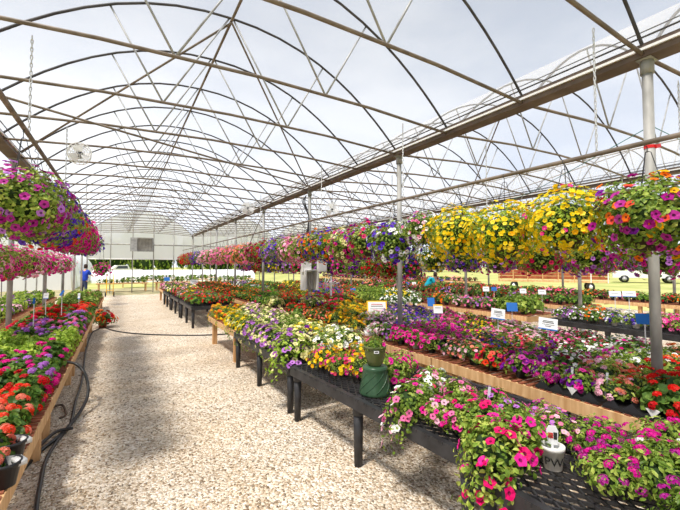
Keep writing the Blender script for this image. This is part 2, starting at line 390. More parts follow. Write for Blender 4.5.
# louvred exhaust vent in the end wall
p = G(143, 244.5, 2.9); 
q = MB(); vx, vz = .93, 3.02
vent = empty('exhaust_vent', (1.2, YE-.12, 2.62)); tag(vent, 'grey louvred exhaust vent box mounted high in the white end wall', 'vent')
q = MB(); q.bx(-.66, -.28, -.1, .12, 0, .86, 'web'); q.bx(-.28, .62, .05, .12, 0, .86, 'web'); q.bx(-.28, .62, -.1, .12, .83, .88, 'web'); q.bx(-.28, .62, -.1, .12, -.02, .03, 'web'); q.bx(.60, .64, -.1, .12, 0, .86, 'web'); q.build('housing', vent)
q = MB()
for i in range(9): q.box((.16, -.02, .08+i*.09), (.86, .012, .085), 'post', Matrix.Rotation(math.radians(35), 3, 'X'))
q.build('louvres', vent)

# ------------------------------------------------------------------ flowers and leaves
def leaf_vs(L, W, kind):
    if kind == 'round':
        n = 7; vs = [(0, 0, -.1*L)]+[(L*.5*math.cos(2*PI*k/n)*1.0+0, W*.5*math.sin(2*PI*k/n)*1.1, .12*L*(k % 2)) for k in range(n)]
        return vs, [(0, k+1, (k+1) % n+1) for k in range(n)]
    if kind == 'fine': return [(0, 0, 0), (L*.45, W*.5, .1*L), (L, 0, -.1*L), (L*.45, -W*.5, .1*L)], [(0, 2, 1), (0, 3, 2)]
    return [(0, 0, 0), (L*.35, W*.5, .1*L), (L*.75, W*.4, .04*L), (L, 0, -.2*L), (L*.75, -W*.4, .04*L), (L*.35, -W*.5, .1*L), (L*.5, 0, 0)], [(0, 6, 1), (1, 6, 2), (2, 6, 3), (3, 6, 4), (4, 6, 5), (5, 6, 0)]
def frame(nrm, rng, spin=None):
    n = nrm.normalized(); a = Vector((0, 0, 1)) if abs(n.z) < .9 else Vector((1, 0, 0)); x = n.cross(a).normalized(); y = n.cross(x)
    s = rng.random()*2*PI if spin is None else spin
    u = x*math.cos(s)+y*math.sin(s); v = n.cross(u)
    return Matrix(((u.x, v.x, n.x), (u.y, v.y, n.y), (u.z, v.z, n.z)))
def surf(rng, sh):
    """a point and outward normal on a plant's crown"""
    R, H, zc, low, spill = sh
    th = rng.random()*2*PI; c = rng.uniform(low, 1); s = math.sqrt(max(0, 1-c*c))
    n = Vector((s*math.cos(th), s*math.sin(th), c)); lump = 1+.10*math.sin(3*th+5*c)+.07*math.sin(5*th-3*c+1)
    p = Vector((n.x*R*lump, n.y*R*lump, zc+n.z*H*lump))
    if spill and p.x < -.25*R: p.z -= spill*rng.random()*min(1, (-p.x/R)); p.x -= .05*rng.random()
    return p, Vector((n.x/R, n.y/R, n.z/H)).normalized()
def foliage(rng, sh, n, L, W, kind, mat, core=True, pot=None, far=False):
    b = MB(); R, H, zc, low, spill = sh
    vs0, fs0 = leaf_vs(1, W/L, kind)
    for i in range(n):
        p, nn = surf(rng, sh); j = 1-.42*rng.random()**1.6; c = Vector((0, 0, zc)); p = c+(p-c)*j
        q = (nn+Vector((rng.gauss(0, .45), rng.gauss(0, .45), rng.gauss(.25, .35)))).normalized(); F = frame(q, rng); s = L*rng.uniform(.7, 1.25)
        b.add([F @ Vector(v)*s+p for v in vs0], fs0, mat)
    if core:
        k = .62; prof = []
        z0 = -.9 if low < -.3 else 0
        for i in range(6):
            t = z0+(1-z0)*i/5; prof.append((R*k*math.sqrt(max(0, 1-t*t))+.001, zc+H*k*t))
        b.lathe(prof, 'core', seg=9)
    return b
def petunia_blossom(n=10, ruffle=.1):
    b = MB(); vs = [(0, 0, -.35)]+[(.3*math.cos(2*PI*k/n), .3*math.sin(2*PI*k/n), -.05) for k in range(n)]
    for k in range(n): r = 1 if k % 2 == 0 else .84; vs.append((r*math.cos(2*PI*k/n), r*math.sin(2*PI*k/n), .06+(ruffle if k % 2 else -ruffle*.4)))
    b.add(vs, [(0, k+1, (k+1) % n+1) for k in range(n)], 'throat'); o = len(vs)
    b.f += [(k+1, k+1+n, (k+1) % n+1+n, (k+1) % n+1) for k in range(n)]; b.m += [b.mi('petal')]*n
    return b
def calib_blossom():
    b = petunia_blossom(10, .05); b.mats[0] = 'throaty'; return b
def simple_blossom():
    b = MB(); n = 6; b.add([(0, 0, -.2)]+[(math.cos(2*PI*k/n), math.sin(2*PI*k/n), .08) for k in range(n)], [(0, k+1, (k+1) % n+1) for k in range(n)], 'petal'); return b
def cluster(rng, n, flat=.6, fr=.34):
    """rounded head of small five-petalled florets, radius 1"""
    b = MB()
    for i in range(n):
        c = 1-1.05*(i+.5)/n; th = i*2.399; s = math.sqrt(max(0, 1-c*c)); nn = Vector((s*math.cos(th), s*math.sin(th), c*flat+.05)); F = frame(Vector((nn.x, nn.y, nn.z+.3)), rng); f = fr*rng.uniform(.85, 1.15)
        vs = [Vector((0, 0, -.1))]+[Vector(((1 if k % 2 == 0 else .6)*math.cos(PI*k/5), (1 if k % 2 == 0 else .6)*math.sin(PI*k/5), .05)) for k in range(10)]
        b.add([F @ v*f+nn*.8 for v in vs], [(0, k+1, (k+1) % 10+1) for k in range(10)], 'petal')
    return b
def marigold_head():
    b = MB(); rng = random.Random(2)
    for ring, (r, z, n) in enumerate(((.95, 0, 10), (.7, .2, 8), (.4, .38, 5))):
        for k in range(n):
            a = 2*PI*(k+.5*(ring % 2))/n; ca, sa = math.cos(a), math.sin(a); wv = 2.4*r/n
            b.add([(0, 0, z-.1), (r*ca-wv*sa*.9, r*sa+wv*ca*.9, z), (r*1.05*ca, r*1.05*sa, z+.08), (r*ca+wv*sa*.9, r*sa-wv*ca*.9, z)], [(0, 3, 2), (0, 2, 1)], 'petal')
    return b
_r = random.Random(5)
BL = {'petunia': (petunia_blossom(), .031), 'calibrachoa': (calib_blossom(), .021), 'geranium': (cluster(_r, 20), .042), 'verbena': (cluster(_r, 15, .45), .030), 'marigold': (marigold_head(), .027), 'impatiens': (simple_blossom(), .021), 'leafy': (simple_blossom(), .012)}
BLM = {k: v[0].mesh({'geranium': 'flower_head', 'verbena': 'flower_head'}.get(k, 'blossom')) for k, v in BL.items()}
#          R    H    leafL leafW kind   mat     n0   n1   n2  blossoms(0,1,2)
SPEC = {'petunia': (.165, .15, .032, .019, 'oval', 'leaf', 700, 270, 90, 36, 21, 20),
        'calibrachoa': (.165, .15, .024, .012, 'fine', 'leaf', 850, 330, 110, 90, 90, 34),
        'geranium': (.16, .15, .055, .055, 'round', 'leafd', 260, 150, 60, 6, 6, 6),
        'verbena': (.17, .12, .032, .015, 'oval', 'leaf', 560, 230, 80, 11, 13, 10),
        'marigold': (.14, .13, .034, .016, 'fine', 'leaf', 420, 180, 80, 12, 12, 12),
        'impatiens': (.155, .14, .036, .024, 'oval', 'leafd', 380, 190, 80, 34, 28, 22),
        'leafy': (.16, .17, .055, .034, 'oval', 'leaf', 300, 180, 80, 0, 0, 0)}
LIFT = {'geranium': .045, 'verbena': .015, 'marigold': .012}
POTH = .11
def pot_mb(mat, r=.062, h=POTH, seg=12):
    b = MB(); b.lathe([(r*.74, 0), (r*.97, h*.86), (r*1.08, h*.86), (r*1.08, h), (r*.98, h), (r*.95, h*.9)], mat, seg=seg); return b
def blossom_xf(rng, kind, sh, face=0):
    p, n = surf(rng, sh); r = BL[kind][1]*rng.uniform(.8, 1.15)
    up = {'geranium': .9, 'verbena': .8, 'marigold': .8}.get(kind, .25)
    c = Vector((0, 0, sh[2])); p = c+(p-c)*rng.uniform(.97, 1.06)+Vector((0, 0, LIFT.get(kind, 0)*rng.random()))
    nn = (n+Vector((rng.gauss(0, .3), rng.gauss(0, .3), up+rng.gauss(0, .2)))).normalized()
    return Matrix.Translation(p) @ (frame(nn, rng)*r).to_4x4()
MESH = {}
def shape_of(kind, form):
    R, H = SPEC[kind][:2]
    return {'dome': (R, H, POTH-.01, -.25, 0), 'spill': (R*1.12, H, POTH-.01, -.35, .34), 'ball': (.33, .28, .17, -.92, 0), 'small': (.21, .20, .18, -.8, 0)}[form]
def get_mesh(what, kind, form, lod, var, leaf=None):
    key = (what, kind, form, lod, var, leaf)
    if key in MESH: return MESH[key]
    s = SPEC[kind]; rng = random.Random(hash(str(key)) % 1 + sum(map(ord, kind+form+what))*7+lod*31+var*101)
    sh = shape_of(kind, form); big = {'dome': 1, 'spill': 1.5, 'ball': 4.2, 'small': 1.7}[form]; sc = (1, 1.2, 1.55)[lod]
    if form in ('ball', 'small'): sc *= 1.08
    if what == 'foliage': b = foliage(rng, sh, int(s[6+lod]*big), s[2]*sc, s[3]*sc, s[4] if lod < 2 or s[4] == 'round' else 'fine', leaf or s[5])
    elif what == 'blossoms':
        b = MB(); src = BL[kind][0] if lod < 2 else (BL['impatiens'][0] if kind in ('petunia', 'calibrachoa') else BL[kind][0])
        for i in range(int(s[9+lod]*big)):
            b.join(src, blossom_xf(rng, kind, sh) @ Matrix.Scale((1, 1.04, 1.25)[lod], 4))
    elif what == 'whole':
        b = foliage(rng, sh, int(s[8]*big), s[2]*1.5, s[3]*1.5, 'fine', leaf or s[5])
        if form in ('dome', 'spill'): b.join(pot_mb('pot_black', seg=8), Matrix())
        else: b.lathe([(.09, -.04), (.14, .09), (.15, .10)], 'pot_brown', seg=9)
        src = BL['impatiens'][0] if kind in ('petunia', 'calibrachoa', 'impatiens', 'leafy') else (BL['marigold'][0])
        for i in range(int(s[11]*big)): b.join(src, blossom_xf(rng, kind, sh) @ Matrix.Scale(1.3, 4))
    MESH[key] = b.mesh({'whole': kind+'_plant'}.get(what, what)); return MESH[key]

COL = {'cream': (246, 238, 170), 'yellow': (248, 214, 34), 'gold': (248, 178, 10), 'orange': (245, 120, 24), 'coral': (240, 84, 60), 'salmon': (242, 140, 116), 'scarlet': (226, 30, 20),
       'red': (200, 14, 24), 'crimson': (222, 20, 104), 'rose': (226, 50, 100), 'pink': (240, 120, 172), 'pale pink': (248, 190, 210), 'hot pink': (232, 40, 150), 'magenta': (220, 34, 150),
       'purple': (120, 26, 150), 'violet': (92, 50, 190), 'lilac': (190, 120, 210), 'white': (250, 250, 246), 'burgundy': (140, 20, 60), 'plum': (184, 52, 150), 'green': (120, 160, 50), 'bronze': (170, 90, 50)}
NAMES = {'petunia': 'petunia_plant', 'calibrachoa': 'million_bells_plant', 'geranium': 'geranium_plant', 'verbena': 'verbena_plant', 'marigold': 'marigold_plant', 'impatiens': 'bedding_plant', 'leafy': 'leafy_plant'}
WORD = {'petunia': 'petunia', 'calibrachoa': 'small-flowered trailing plant', 'geranium': 'geranium', 'verbena': 'verbena', 'marigold': 'marigold', 'impatiens': 'bedding plant', 'leafy': 'leafy green plant'}
POTM = {}
def pot_mesh(mat):
    if mat not in POTM:
        b = pot_mb(mat); POTM[mat] = b.mesh('pot', True)
    return POTM[mat]
prng = random.Random(77)
LATE = []
def plant(kind, cols, loc, lod, label, group=None, form='dome', pot='pot_black', scale=1, leaf=None, rz=None, nb=None, now=False):
    if lod == 2 and kind == 'impatiens' and not now: LATE.append((kind, cols, loc, lod, label, group, form, pot, scale, leaf, rz)); return
    var = prng.randrange(3 if lod else 4)
    if rz is None: rz = prng.random()*2*PI if form == 'dome' else prng.uniform(-.3, .3)
    cat = 'plant'
    if lod == 2:
        o = link(NAMES[kind], get_mesh('whole', kind, form, 2, var, leaf), None, loc, (0, 0, rz), scale)
        o.color = (*lin(*COL[prng.choice(cols)]), 1) if cols else (*lin(*COL['green']), 1)
        return tag(o, label, cat, group)
    r = empty(NAMES[kind], loc, rz); r.scale = (scale,)*3; tag(r, label, cat, group)
    link('pot', pot_mesh(pot), r)
    link('foliage', get_mesh('foliage', kind, form, lod, var, leaf), r)
    add_blossoms(r, kind, cols, form, lod, var, nb)
    return r
def add_blossoms(r, kind, cols, form, lod, var, nb=None):
    if not cols: return
    if lod == 0:
        rng = random.Random(prng.random()); sh = shape_of(kind, form); n = nb or int(SPEC[kind][9]*{'dome': 1, 'spill': 1.5, 'ball': 4.2, 'small': 1.8}[form]); n = min(n, 100)
        nm = BLM[kind].name.split('.')[0]
        for i in range(n):
            o = link(nm, BLM[kind], r); o.matrix_local = blossom_xf(rng, kind, sh); o.color = (*lin(*COL[rng.choice(cols)]), 1)
        if form == 'ball':
            o = link('blossoms', get_mesh('blossoms', kind, form, 1, var), r); o.color = (*lin(*COL[cols[0]]), 1); o['kind'] = 'stuff'
    else:
        for i, c in enumerate(cols[:2]):
            o = link('blossoms', get_mesh('blossoms', kind, form, lod, (var+i) % 3+10*min(1, len(cols)-1)), r, rot=(0, 0, 2.1*i)); o.color = (*lin(*COL[c]), 1); o['kind'] = 'stuff'

# hanging baskets
bp = MB(); bp.lathe([(.085, 0), (.14, .13), (.152, .13), (.152, .15), (.14, .15), (.135, .13)], 'pot_brown', seg=20); bpot = bp.mesh('basket_pot', True)
HANG = {}
def hanger_mesh(h):
    k = round(h, 2)
    if k not in HANG:
        b = MB()
        for i in range(3):
            a = 2*PI*i/3; b.tube([(.146*math.cos(a), .146*math.sin(a), .14), (.02*math.cos(a), .02*math.sin(a), h-.06), (0, 0, h-.05)], .0028, 'wire', 5)
        pts = [(0, 0, h-.06), (0, 0, h-.02)]+[(.0, .026*math.cos(t)-.0, h+.0+.026*math.sin(t)) for t in (math.pi*1.0, math.pi*.75, math.pi*.5, math.pi*.25, 0)]
        b.tube(pts, .003, 'wire', 5); HANG[k] = b.mesh('hanger')
    return HANG[k]
def basket(kind, cols, loc, zp, lod, label, group=None, form='ball', leaf=None, scale=1):
    var = prng.randrange(3)
    if lod == 2:
        o = link('hanging_basket', get_mesh('whole', kind, form, 2, var, leaf), None, loc, (0, 0, prng.random()*6), scale)
        o.color = (*lin(*COL[prng.choice(cols)]), 1); tag(o, label, 'hanging basket', group)
        h = link('hanger', hanger_mesh((zp-loc[2])/scale), o); return o
    r = empty('hanging_basket', loc, prng.random()*6); r.scale = (scale,)*3; tag(r, label, 'hanging basket', group)
    bk = link('basket_pot', bpot, r, (0, 0, -.05)); link('hanger', hanger_mesh((zp-loc[2])/scale+.05), bk)
    link('foliage', get_mesh('foliage', kind, form, lod, var, leaf), r)
    add_blossoms(r, kind, cols, form, lod, var)
    return r

# ------------------------------------------------------------------ benches
ORD = ['first', 'second', 'third', 'fourth', 'fifth', 'sixth', 'seventh', 'eighth', 'ninth', 'tenth', 'eleventh', 'twelfth', 'thirteenth', 'fourteenth', 'fifteenth', 'sixteenth', 'seventeenth', 'eighteenth', 'nineteenth', 'twentieth']
def black_bench_meshes(L=2.44, W=1.22, H=.6):
    top = MB(); t = .045
    hx, hy = W/2, L/2
    for sx in (-1, 1): top.bx(sx*hx-(t if sx > 0 else 0), sx*hx+(t if sx < 0 else 0), -hy, hy, H-.10, H, 'black')
    for sy in (-1, 1): top.bx(-hx, hx, sy*hy-(t if sy > 0 else 0), sy*hy+(t if sy < 0 else 0), H-.10, H, 'black')
    top.bx(-hx, hx, -.02, .02, H-.09, H-.004, 'black'); top.bx(-.02, .02, -hy, hy, H-.09, H-.004, 'black')
    # diamond lattice clipped to the frame
    st = .062; s = .78
    for sg in (-1, 1):
        c = -(hx+hy/s)-.1
        while c < hx+hy/s+.1:
            # line x = c + sg*y*s'
            pts = []
            ys = [-hy, hy]
            y0, y1 = -hy, hy; k = .62*sg
            x0, x1 = c+k*y0, c+k*y1
            # clip in x
            def clip(ya, xa, yb, xb):
                if max(xa, xb) < -hx or min(xa, xb) > hx: return None
                t0, t1 = 0, 1; dx = xb-xa
                for lim, sgn in ((-hx, 1), (hx, -1)):
                    fa, fb = sgn*(xa-lim), sgn*(xb-lim)
                    if fa < 0: t0 = max(t0, fa/(fa-fb))
                    if fb < 0: t1 = min(t1, fa/(fa-fb))
                return (ya+(yb-ya)*t0, xa+dx*t0, ya+(yb-ya)*t1, xa+dx*t1) if t1 > t0 else None
            q = clip(y0, x0, y1, x1)
            if q:
                a, bb = Vector((q[1], q[0], H-.012)), Vector((q[3], q[2], H-.012)); d = bb-a
                if d.length > .05: top.box((a+bb)/2, (.011, d.length, .018), 'black', Matrix.Rotation(-math.atan2(d.x, d.y), 3, 'Z'))
            c += st*1.15
    leg = MB(); leg.lathe([(.036, 0), (.045, H-.1)], 'black', seg=10); leg.lathe([(.05, H-.16), (.05, H-.08)], 'black', seg=10)
    return top.mesh('table_top'), leg.mesh('leg', True)
BT, BLg = black_bench_meshes()
def black_bench(x0, y0, label, rz=0, x1=None, group=None):
    r = empty('plastic_bench', (x0+.61, y0+1.22, 0), rz); tag(r, label, 'bench', group)
    link('table_top', BT, r)
    for x in (-.55, .55):
        for y in (-1.14, 0, 1.14): link('leg', BLg, r, (x, y, 0))
    return r
WB = {}
def wood_bench_meshes(L, W, H):
    k = (L, W, H)
    if k in WB: return WB[k]
    hx, hy = W/2, L/2
    rail = MB(); rail.bx(-.02, .02, -hy, hy, -.04, .07, 'wood'); rail = rail.mesh('rail')
    cross = MB(); cross.bx(-hx+.04, hx-.04, -.02, .02, -.07, .05, 'wood'); cross = cross.mesh('cross_rail')
    sl = MB(); n = int(L/.075); rg = random.Random(3)
    for i in range(n):
        y = -hy+.04+i*(L-.08)/(n-1); sl.box((rg.uniform(-.008, .008), y, H-.005), (W-.02, .042, .01), 'lath', Matrix.Rotation(rg.uniform(-.02, .02), 3, 'Z'))
    sl = sl.mesh('slats')
    leg = MB(); leg.bx(-.045, .045, -.045, .045, 0, H-.02, 'woodx'); leg = leg.mesh('leg')
    WB[k] = (rail, cross, sl, leg); return WB[k]
def wood_bench(x0, x1, y0, y1, H, label, group=None):
    L, W = round(y1-y0, 2), round(x1-x0, 2); rail, cross, sl, leg = wood_bench_meshes(L, W, H)
    r = empty('wooden_bench', ((x0+x1)/2, (y0+y1)/2, 0)); tag(r, label, 'bench', group)
    for x in (-W/2+.02, W/2-.02): link('rail', rail, r, (x, 0, H-.08))
    for i in range(3): link('cross_rail', cross, r, (0, (-1+i)*(L/2-.03), H-.08))
    link('slats', sl, r)
    for x in (-W/2+.09, W/2-.09):
        for y in (-L/2+.25, L/2-.25): link('leg', leg, r, (x, y, 0))
    return r

HB = .60; HL = .45
def lod_of(v):
    d = (Vector(v)-Vector((0, 0, CAM_H))).length
    return 0 if d < 3.4 else (1 if d < 9.5 else 2)
# what grows where on the benches, read off the photograph: (px, py, kind, colours)
ZONES = [
 (212, 312, 'marigold', ['yellow', 'gold']), (226, 306, 'marigold', ['yellow', 'orange']), (240, 322, 'petunia', ['cream', 'yellow']), (258, 318, 'petunia', ['cream', 'lilac']), (275, 326, 'petunia', ['cream', 'lilac']),
 (262, 338, 'petunia', ['cream', 'lilac']), (290, 322, 'petunia', ['cream']), (310, 332, 'petunia', ['cream', 'yellow']), (300, 342, 'petunia', ['cream', 'purple']), (330, 345, 'petunia', ['cream', 'white']),
 (318, 350, 'petunia', ['lilac', 'white']), (270, 308, 'petunia', ['cream', 'pale pink']), (300, 304, 'geranium', ['red', 'coral']), (345, 312, 'marigold', ['gold', 'yellow']), (330, 306, 'geranium', ['red', 'rose']), (322, 316, 'impatiens', ['orange', 'salmon']),
 (352, 322, 'marigold', ['yellow', 'gold']), (365, 325, 'verbena', ['white', 'pale pink']), (393, 325, 'impatiens', ['pale pink', 'lilac']), (410, 318, 'petunia', ['violet', 'pale pink']), (430, 320, 'verbena', ['violet', 'lilac']), (405, 336, 'petunia', ['hot pink', 'magenta']),
 (430, 330, 'petunia', ['magenta', 'plum']), (420, 345, 'petunia', ['magenta', 'hot pink']), (455, 320, 'petunia', ['hot pink', 'pink']), (455, 332, 'petunia', ['magenta', 'plum']), (480, 322, 'impatiens', ['yellow', 'hot pink']), (505, 332, 'verbena', ['pale pink', 'pink']),
 (528, 336, 'verbena', ['pale pink', 'white']), (470, 346, 'impatiens', ['salmon', 'pale pink']), (492, 345, 'impatiens', ['violet', 'salmon']), (515, 348, 'impatiens', ['salmon', 'rose']), (500, 358, 'petunia', ['coral', 'rose']), (455, 358, 'petunia', ['salmon', 'pale pink']), (530, 358, 'petunia', ['plum', 'purple']),
 (548, 352, 'petunia', ['purple', 'burgundy']), (560, 340, 'impatiens', ['hot pink', 'pale pink']), (590, 338, 'impatiens', ['rose', 'white']), (548, 370, 'verbena', ['magenta', 'plum']), (572, 374, 'petunia', ['magenta', 'purple']), (575, 356, 'impatiens', ['burgundy', 'white']), (610, 346, 'impatiens', ['white']),
 (605, 358, 'petunia', ['white', 'plum']), (640, 348, 'impatiens', ['hot pink', 'white']), (605, 374, 'verbena', ['salmon', 'pale pink']), (632, 372, 'verbena', ['salmon', 'coral']), (655, 378, 'verbena', ['red', 'scarlet']), (668, 385, 'geranium', ['red', 'scarlet']), (664, 330, 'petunia', ['pink', 'hot pink']), (676, 350, 'verbena', ['orange', 'salmon']), (640, 360, 'petunia', ['white']),
 # far side benches
 (480, 296, 'impatiens', ['pink', 'lilac']), (450, 296, 'impatiens', ['orange', 'pale pink']), (510, 298, 'impatiens', ['white', 'yellow']), (434, 290, 'impatiens', ['burgundy', 'red']), (400, 292, 'impatiens', ['yellow', 'white']), (370, 288, 'leafy', []), (350, 284, 'impatiens', ['red', 'coral']),
 (600, 308, 'impatiens', ['orange', 'white']), (625, 312, 'verbena', ['white', 'violet']), (650, 306, 'impatiens', ['orange', 'lilac']), (575, 305, 'impatiens', ['white', 'lilac']), (672, 300, 'petunia', ['pink', 'hot pink']), (630, 288, 'impatiens', ['red', 'green']), (580, 288, 'impatiens', ['pink', 'purple']), (540, 285, 'petunia', ['yellow', 'purple']),
 (300, 290, 'impatiens', ['red', 'yellow']), (330, 290, 'verbena', ['violet', 'rose']), (290, 300, 'impatiens', ['red', 'coral']), (250, 292, 'impatiens', ['orange', 'green']), (262, 298, 'impatiens', ['rose', 'green']), (225, 290, 'impatiens', ['orange', 'scarlet']), (235, 280, 'impatiens', ['lilac', 'white']),
 # far aisle benches
 (215, 293, 'impatiens', ['red', 'scarlet']), (195, 300, 'impatiens', ['red', 'rose']), (180, 292, 'impatiens', ['red', 'pale pink']), (168, 290, 'impatiens', ['yellow', 'pink']), (172, 284, 'impatiens', ['pink', 'pale pink']),
 # left bench
 (10, 420, 'geranium', ['coral', 'salmon']), (35, 395, 'geranium', ['scarlet', 'coral']), (20, 388, 'geranium', ['red', 'crimson']), (30, 372, 'geranium', ['hot pink', 'lilac']), (55, 360, 'geranium', ['hot pink']), (30, 348, 'leafyl', []), (60, 345, 'leafyl', []), (40, 335, 'geranium', ['lilac', 'pink']),
 (80, 322, 'geranium', ['lilac', 'pink']), (20, 320, 'geranium', ['red', 'rose']), (60, 314, 'geranium', ['scarlet', 'red']), (90, 314, 'geranium', ['scarlet', 'coral']), (60, 307, 'leafy', []), (70, 303, 'impatiens', ['salmon', 'pale pink']), (90, 298, 'leafy', []), (80, 294, 'leafy', [])]
def zone(v, lo=None):
    p = P((v[0], v[1], v[2]+.16)); best = None
    for z in ZONES:
        d = (z[0]-p[0])**2+3.2*(z[1]-p[1])**2
        if best is None or d < best[0]: best = (d, z)
    return best[1][2], best[1][3]
def colword(cols): return ' and '.join(dict.fromkeys(cols)) if cols else ''
def in_view(v, m=40):
    p = P(v); return -m < p[0] < 680+m and p[1] < 620
skip = []                                            # places kept free for particular things: (x, y, radius)
def fill(x0, x1, y0, y1, z, dx, dy, bench, where, rng, spill_front=False, first=.0, drop=.0, far_group=None, plan=None, potcol=None):
    nx = max(1, int(round((x1-x0)/dx))); ny = max(1, int(round((y1-y0)/dy)))
    for j in range(ny):
        for i in range(nx):
            x = x0+(i+.5)*(x1-x0)/nx+rng.uniform(-.025, .025); y = y0+(j+.5)*(y1-y0)/ny+rng.uniform(-.025, .025)
            if rng.random() < drop or any((x-a)**2+(y-b)**2 < c*c for a, b, c in skip) or not in_view((x, y, z+.2)): continue
            kind, cols = plan(x, y) if plan else zone((x, y, z)); leaf = None
            if kind == 'leafyl': kind, leaf = 'leafy', 'leafl'
            lod = lod_of((x, y, z)); form = 'spill' if (spill_front and i == 0 and lod < 2) else 'dome'
            what = ('lime leafy plant' if leaf else (colword(cols)+' ' if cols else '')+WORD[kind])
            if lod == 2:
                g = '%s %s' % (where, 'plants'); lab = '%s among the small distant plants %s' % (what, where); grp = '%s %s' % (what, where)
            else:
                row = 'front' if i == 0 else ('back' if i == nx-1 else ORD[i])
                lab = '%s, %s row %s, %s from its near end' % (what, row, where, ORD[min(j, 19)]); grp = g = 'potted plants '+where
            words = lab.split()
            sc = rng.uniform(.88, 1.14)*(1 if lod < 2 else 1.15)
            pc = potcol or ('pot_white' if rng.random() < .34 else 'pot_black')
            plant(kind, cols, (x, y, z), lod, ' '.join(words[:16]), grp, form, pc, sc, leaf)

rng = random.Random(11)
# --- aisle benches on the right of the path
T1ROT = math.radians(-3.6)
t0 = black_bench(1.74, -.93, 'black plastic lattice bench nearest the viewer, at the bottom right corner')
t1 = black_bench(1.79-.02, 1.62, 'black plastic lattice bench carrying the two stacked green pots', T1ROT*-1)
t2 = black_bench(1.72, 4.12, 'black plastic bench under cream and lilac petunias beside the path')
t3 = wood_bench(1.76, 2.9, 6.62, 8.9, HB, 'wooden trestle bench under yellow flowers beside the path')
for i, (yy, lab) in enumerate(((11.0, 'black bench with red flowers, nearest beyond the gap in the aisle row'), (13.5, 'black bench with red and yellow flowers, middle of the distant aisle row'), (16.0, 'black bench with pale pink flowers near the end wall'))):
    black_bench(1.72-.02*i, yy, lab)
wood_bench(1.70, 2.9, 18.5, 20.9, HB, 'wooden bench with pink flowers at the far end of the aisle row')
fill(1.80, 2.90, 4.2, 6.5, HB, .27, .26, t2, 'on the cream petunia bench', rng, True)
fill(1.80, 2.86, 6.7, 8.8, HB, .30, .30, t3, 'on the wooden trestle bench', rng, True)
far_red = lambda cs: (lambda x, y: ('impatiens', cs[int((x*7+y*13)) % len(cs)]))
for i, (ya, yb, cs) in enumerate(((11.05, 13.4, [['red', 'orange'], ['scarlet', 'rose'], ['red'], ['purple', 'red'], ['green']]), (13.55, 15.9, [['scarlet'], ['yellow', 'gold'], ['red', 'rose'], ['pale pink']]), (16.05, 18.4, [['pale pink'], ['yellow'], ['pink', 'cream']]), (18.55, 20.8, [['pink'], ['pale pink']]))):
    fill(1.76, 2.9, ya, yb, HB, .28, .28, None, 'on the %s distant aisle bench' % ORD[i], rng, plan=far_red(cs))

# --- long wooden benches behind them, two abreast
segs = [(-1.4, 1.03), (1.06, 3.5), (3.52, 5.96), (5.98, 8.42), (8.9, 11.3), (11.4, 13.8), (13.9, 16.3), (16.4, 18.8), (18.9, 21.3)]
nm = ['nearest', 'second', 'third', 'fourth', 'fifth', 'sixth', 'seventh', 'eighth', 'ninth']
for i, (a, b_) in enumerate(segs):
    wood_bench(3.38, 4.60, a, b_, HB, 'pine slatted bench beside the aisle row, %s from the viewer' % nm[i])
    wood_bench(4.62, 5.84, a, b_, HB, 'pine slatted bench just behind the main posts, %s from the viewer' % nm[i])
# free places: the white trays, upturned black pot, post
trayw = G(432, 346, HB); traya = G(372, 334, HB); bpt = G(445, 354, HB)
skip += [(4.0, 8.1, .4), (8.45, 5.75, .62), (trayw.x+.1, trayw.y, .20), (bpt.x+.06, bpt.y, .12), (traya.x, traya.y, .2), (XG, Y0, .1), (XG, Y0+3*BOW, .1)]
for i, (a, b_) in enumerate(segs):
    d = .285 if i < 4 else .34
    if i == 0: a = .6
    fill(3.42, 5.80, a+.04, b_-.04, HB, d, d, None, 'on the %s pine benches' % nm[i], rng, drop=.03 if i < 4 else .1)
# --- next row: black near, wooden further on
rb = [(-.2, 2.3, 'b'), (2.35, 4.79, 'b'), (5.2, 7.6, 'w'), (7.62, 10.0, 'w'), (10.1, 12.5, 'w'), (12.7, 15.1, 'w'), (15.3, 17.7, 'w'), (17.9, 20.3, 'w')]
for i, (a, b_, k) in enumerate(rb):
    if k == 'b': black_bench(7.85, a, 'black plastic bench in the middle row on the right, %s from the viewer' % nm[i])
    else: wood_bench(7.9, 9.12, a, b_, HB, 'wooden bench in the middle row on the right, %s from the viewer' % nm[i])
    fill(7.95, 9.1, a+.05, b_-.05, HB, .33, .33, None, 'on the middle right benches', rng, drop=.05)
for i in range(7):
    a = 2.6+i*2.5
    wood_bench(13.8, 15.02, a, a+2.44, HB, 'wooden bench in the farthest row on the right, %s from the viewer' % nm[i])
    fill(13.85, 15.0, a+.05, a+2.4, HB, .38, .4, None, 'on the farthest right benches', rng, plan=lambda x, y: ('impatiens', [['red'], ['green'], ['rose', 'pink'], ['burgundy'], ['orange']][int(y*2.3+x) % 5]))
    wood_bench(10.9, 12.1, a+3, a+5.44, HB, 'wooden bench in the third house row, %s from the viewer' % nm[i])
    fill(10.95, 12.05, a+3.05, a+5.4, HB, .4, .42, None, 'on the third house benches', rng, plan=lambda x, y: ('impatiens', [['red'], ['green'], ['burgundy'], ['salmon'], ['lilac', 'pink']][int(y*1.7+x) % 5]))
for i in range(6):
    a = 7.7+i*2.5
    wood_bench(6.35, 7.3, a, a+2.44, HB, 'narrow wooden bench between the pine benches and the middle row, %s from the viewer' % nm[i])
    fill(6.4, 7.25, a+.05, a+2.4, HB, .4, .4, None, 'on the narrow benches', rng)
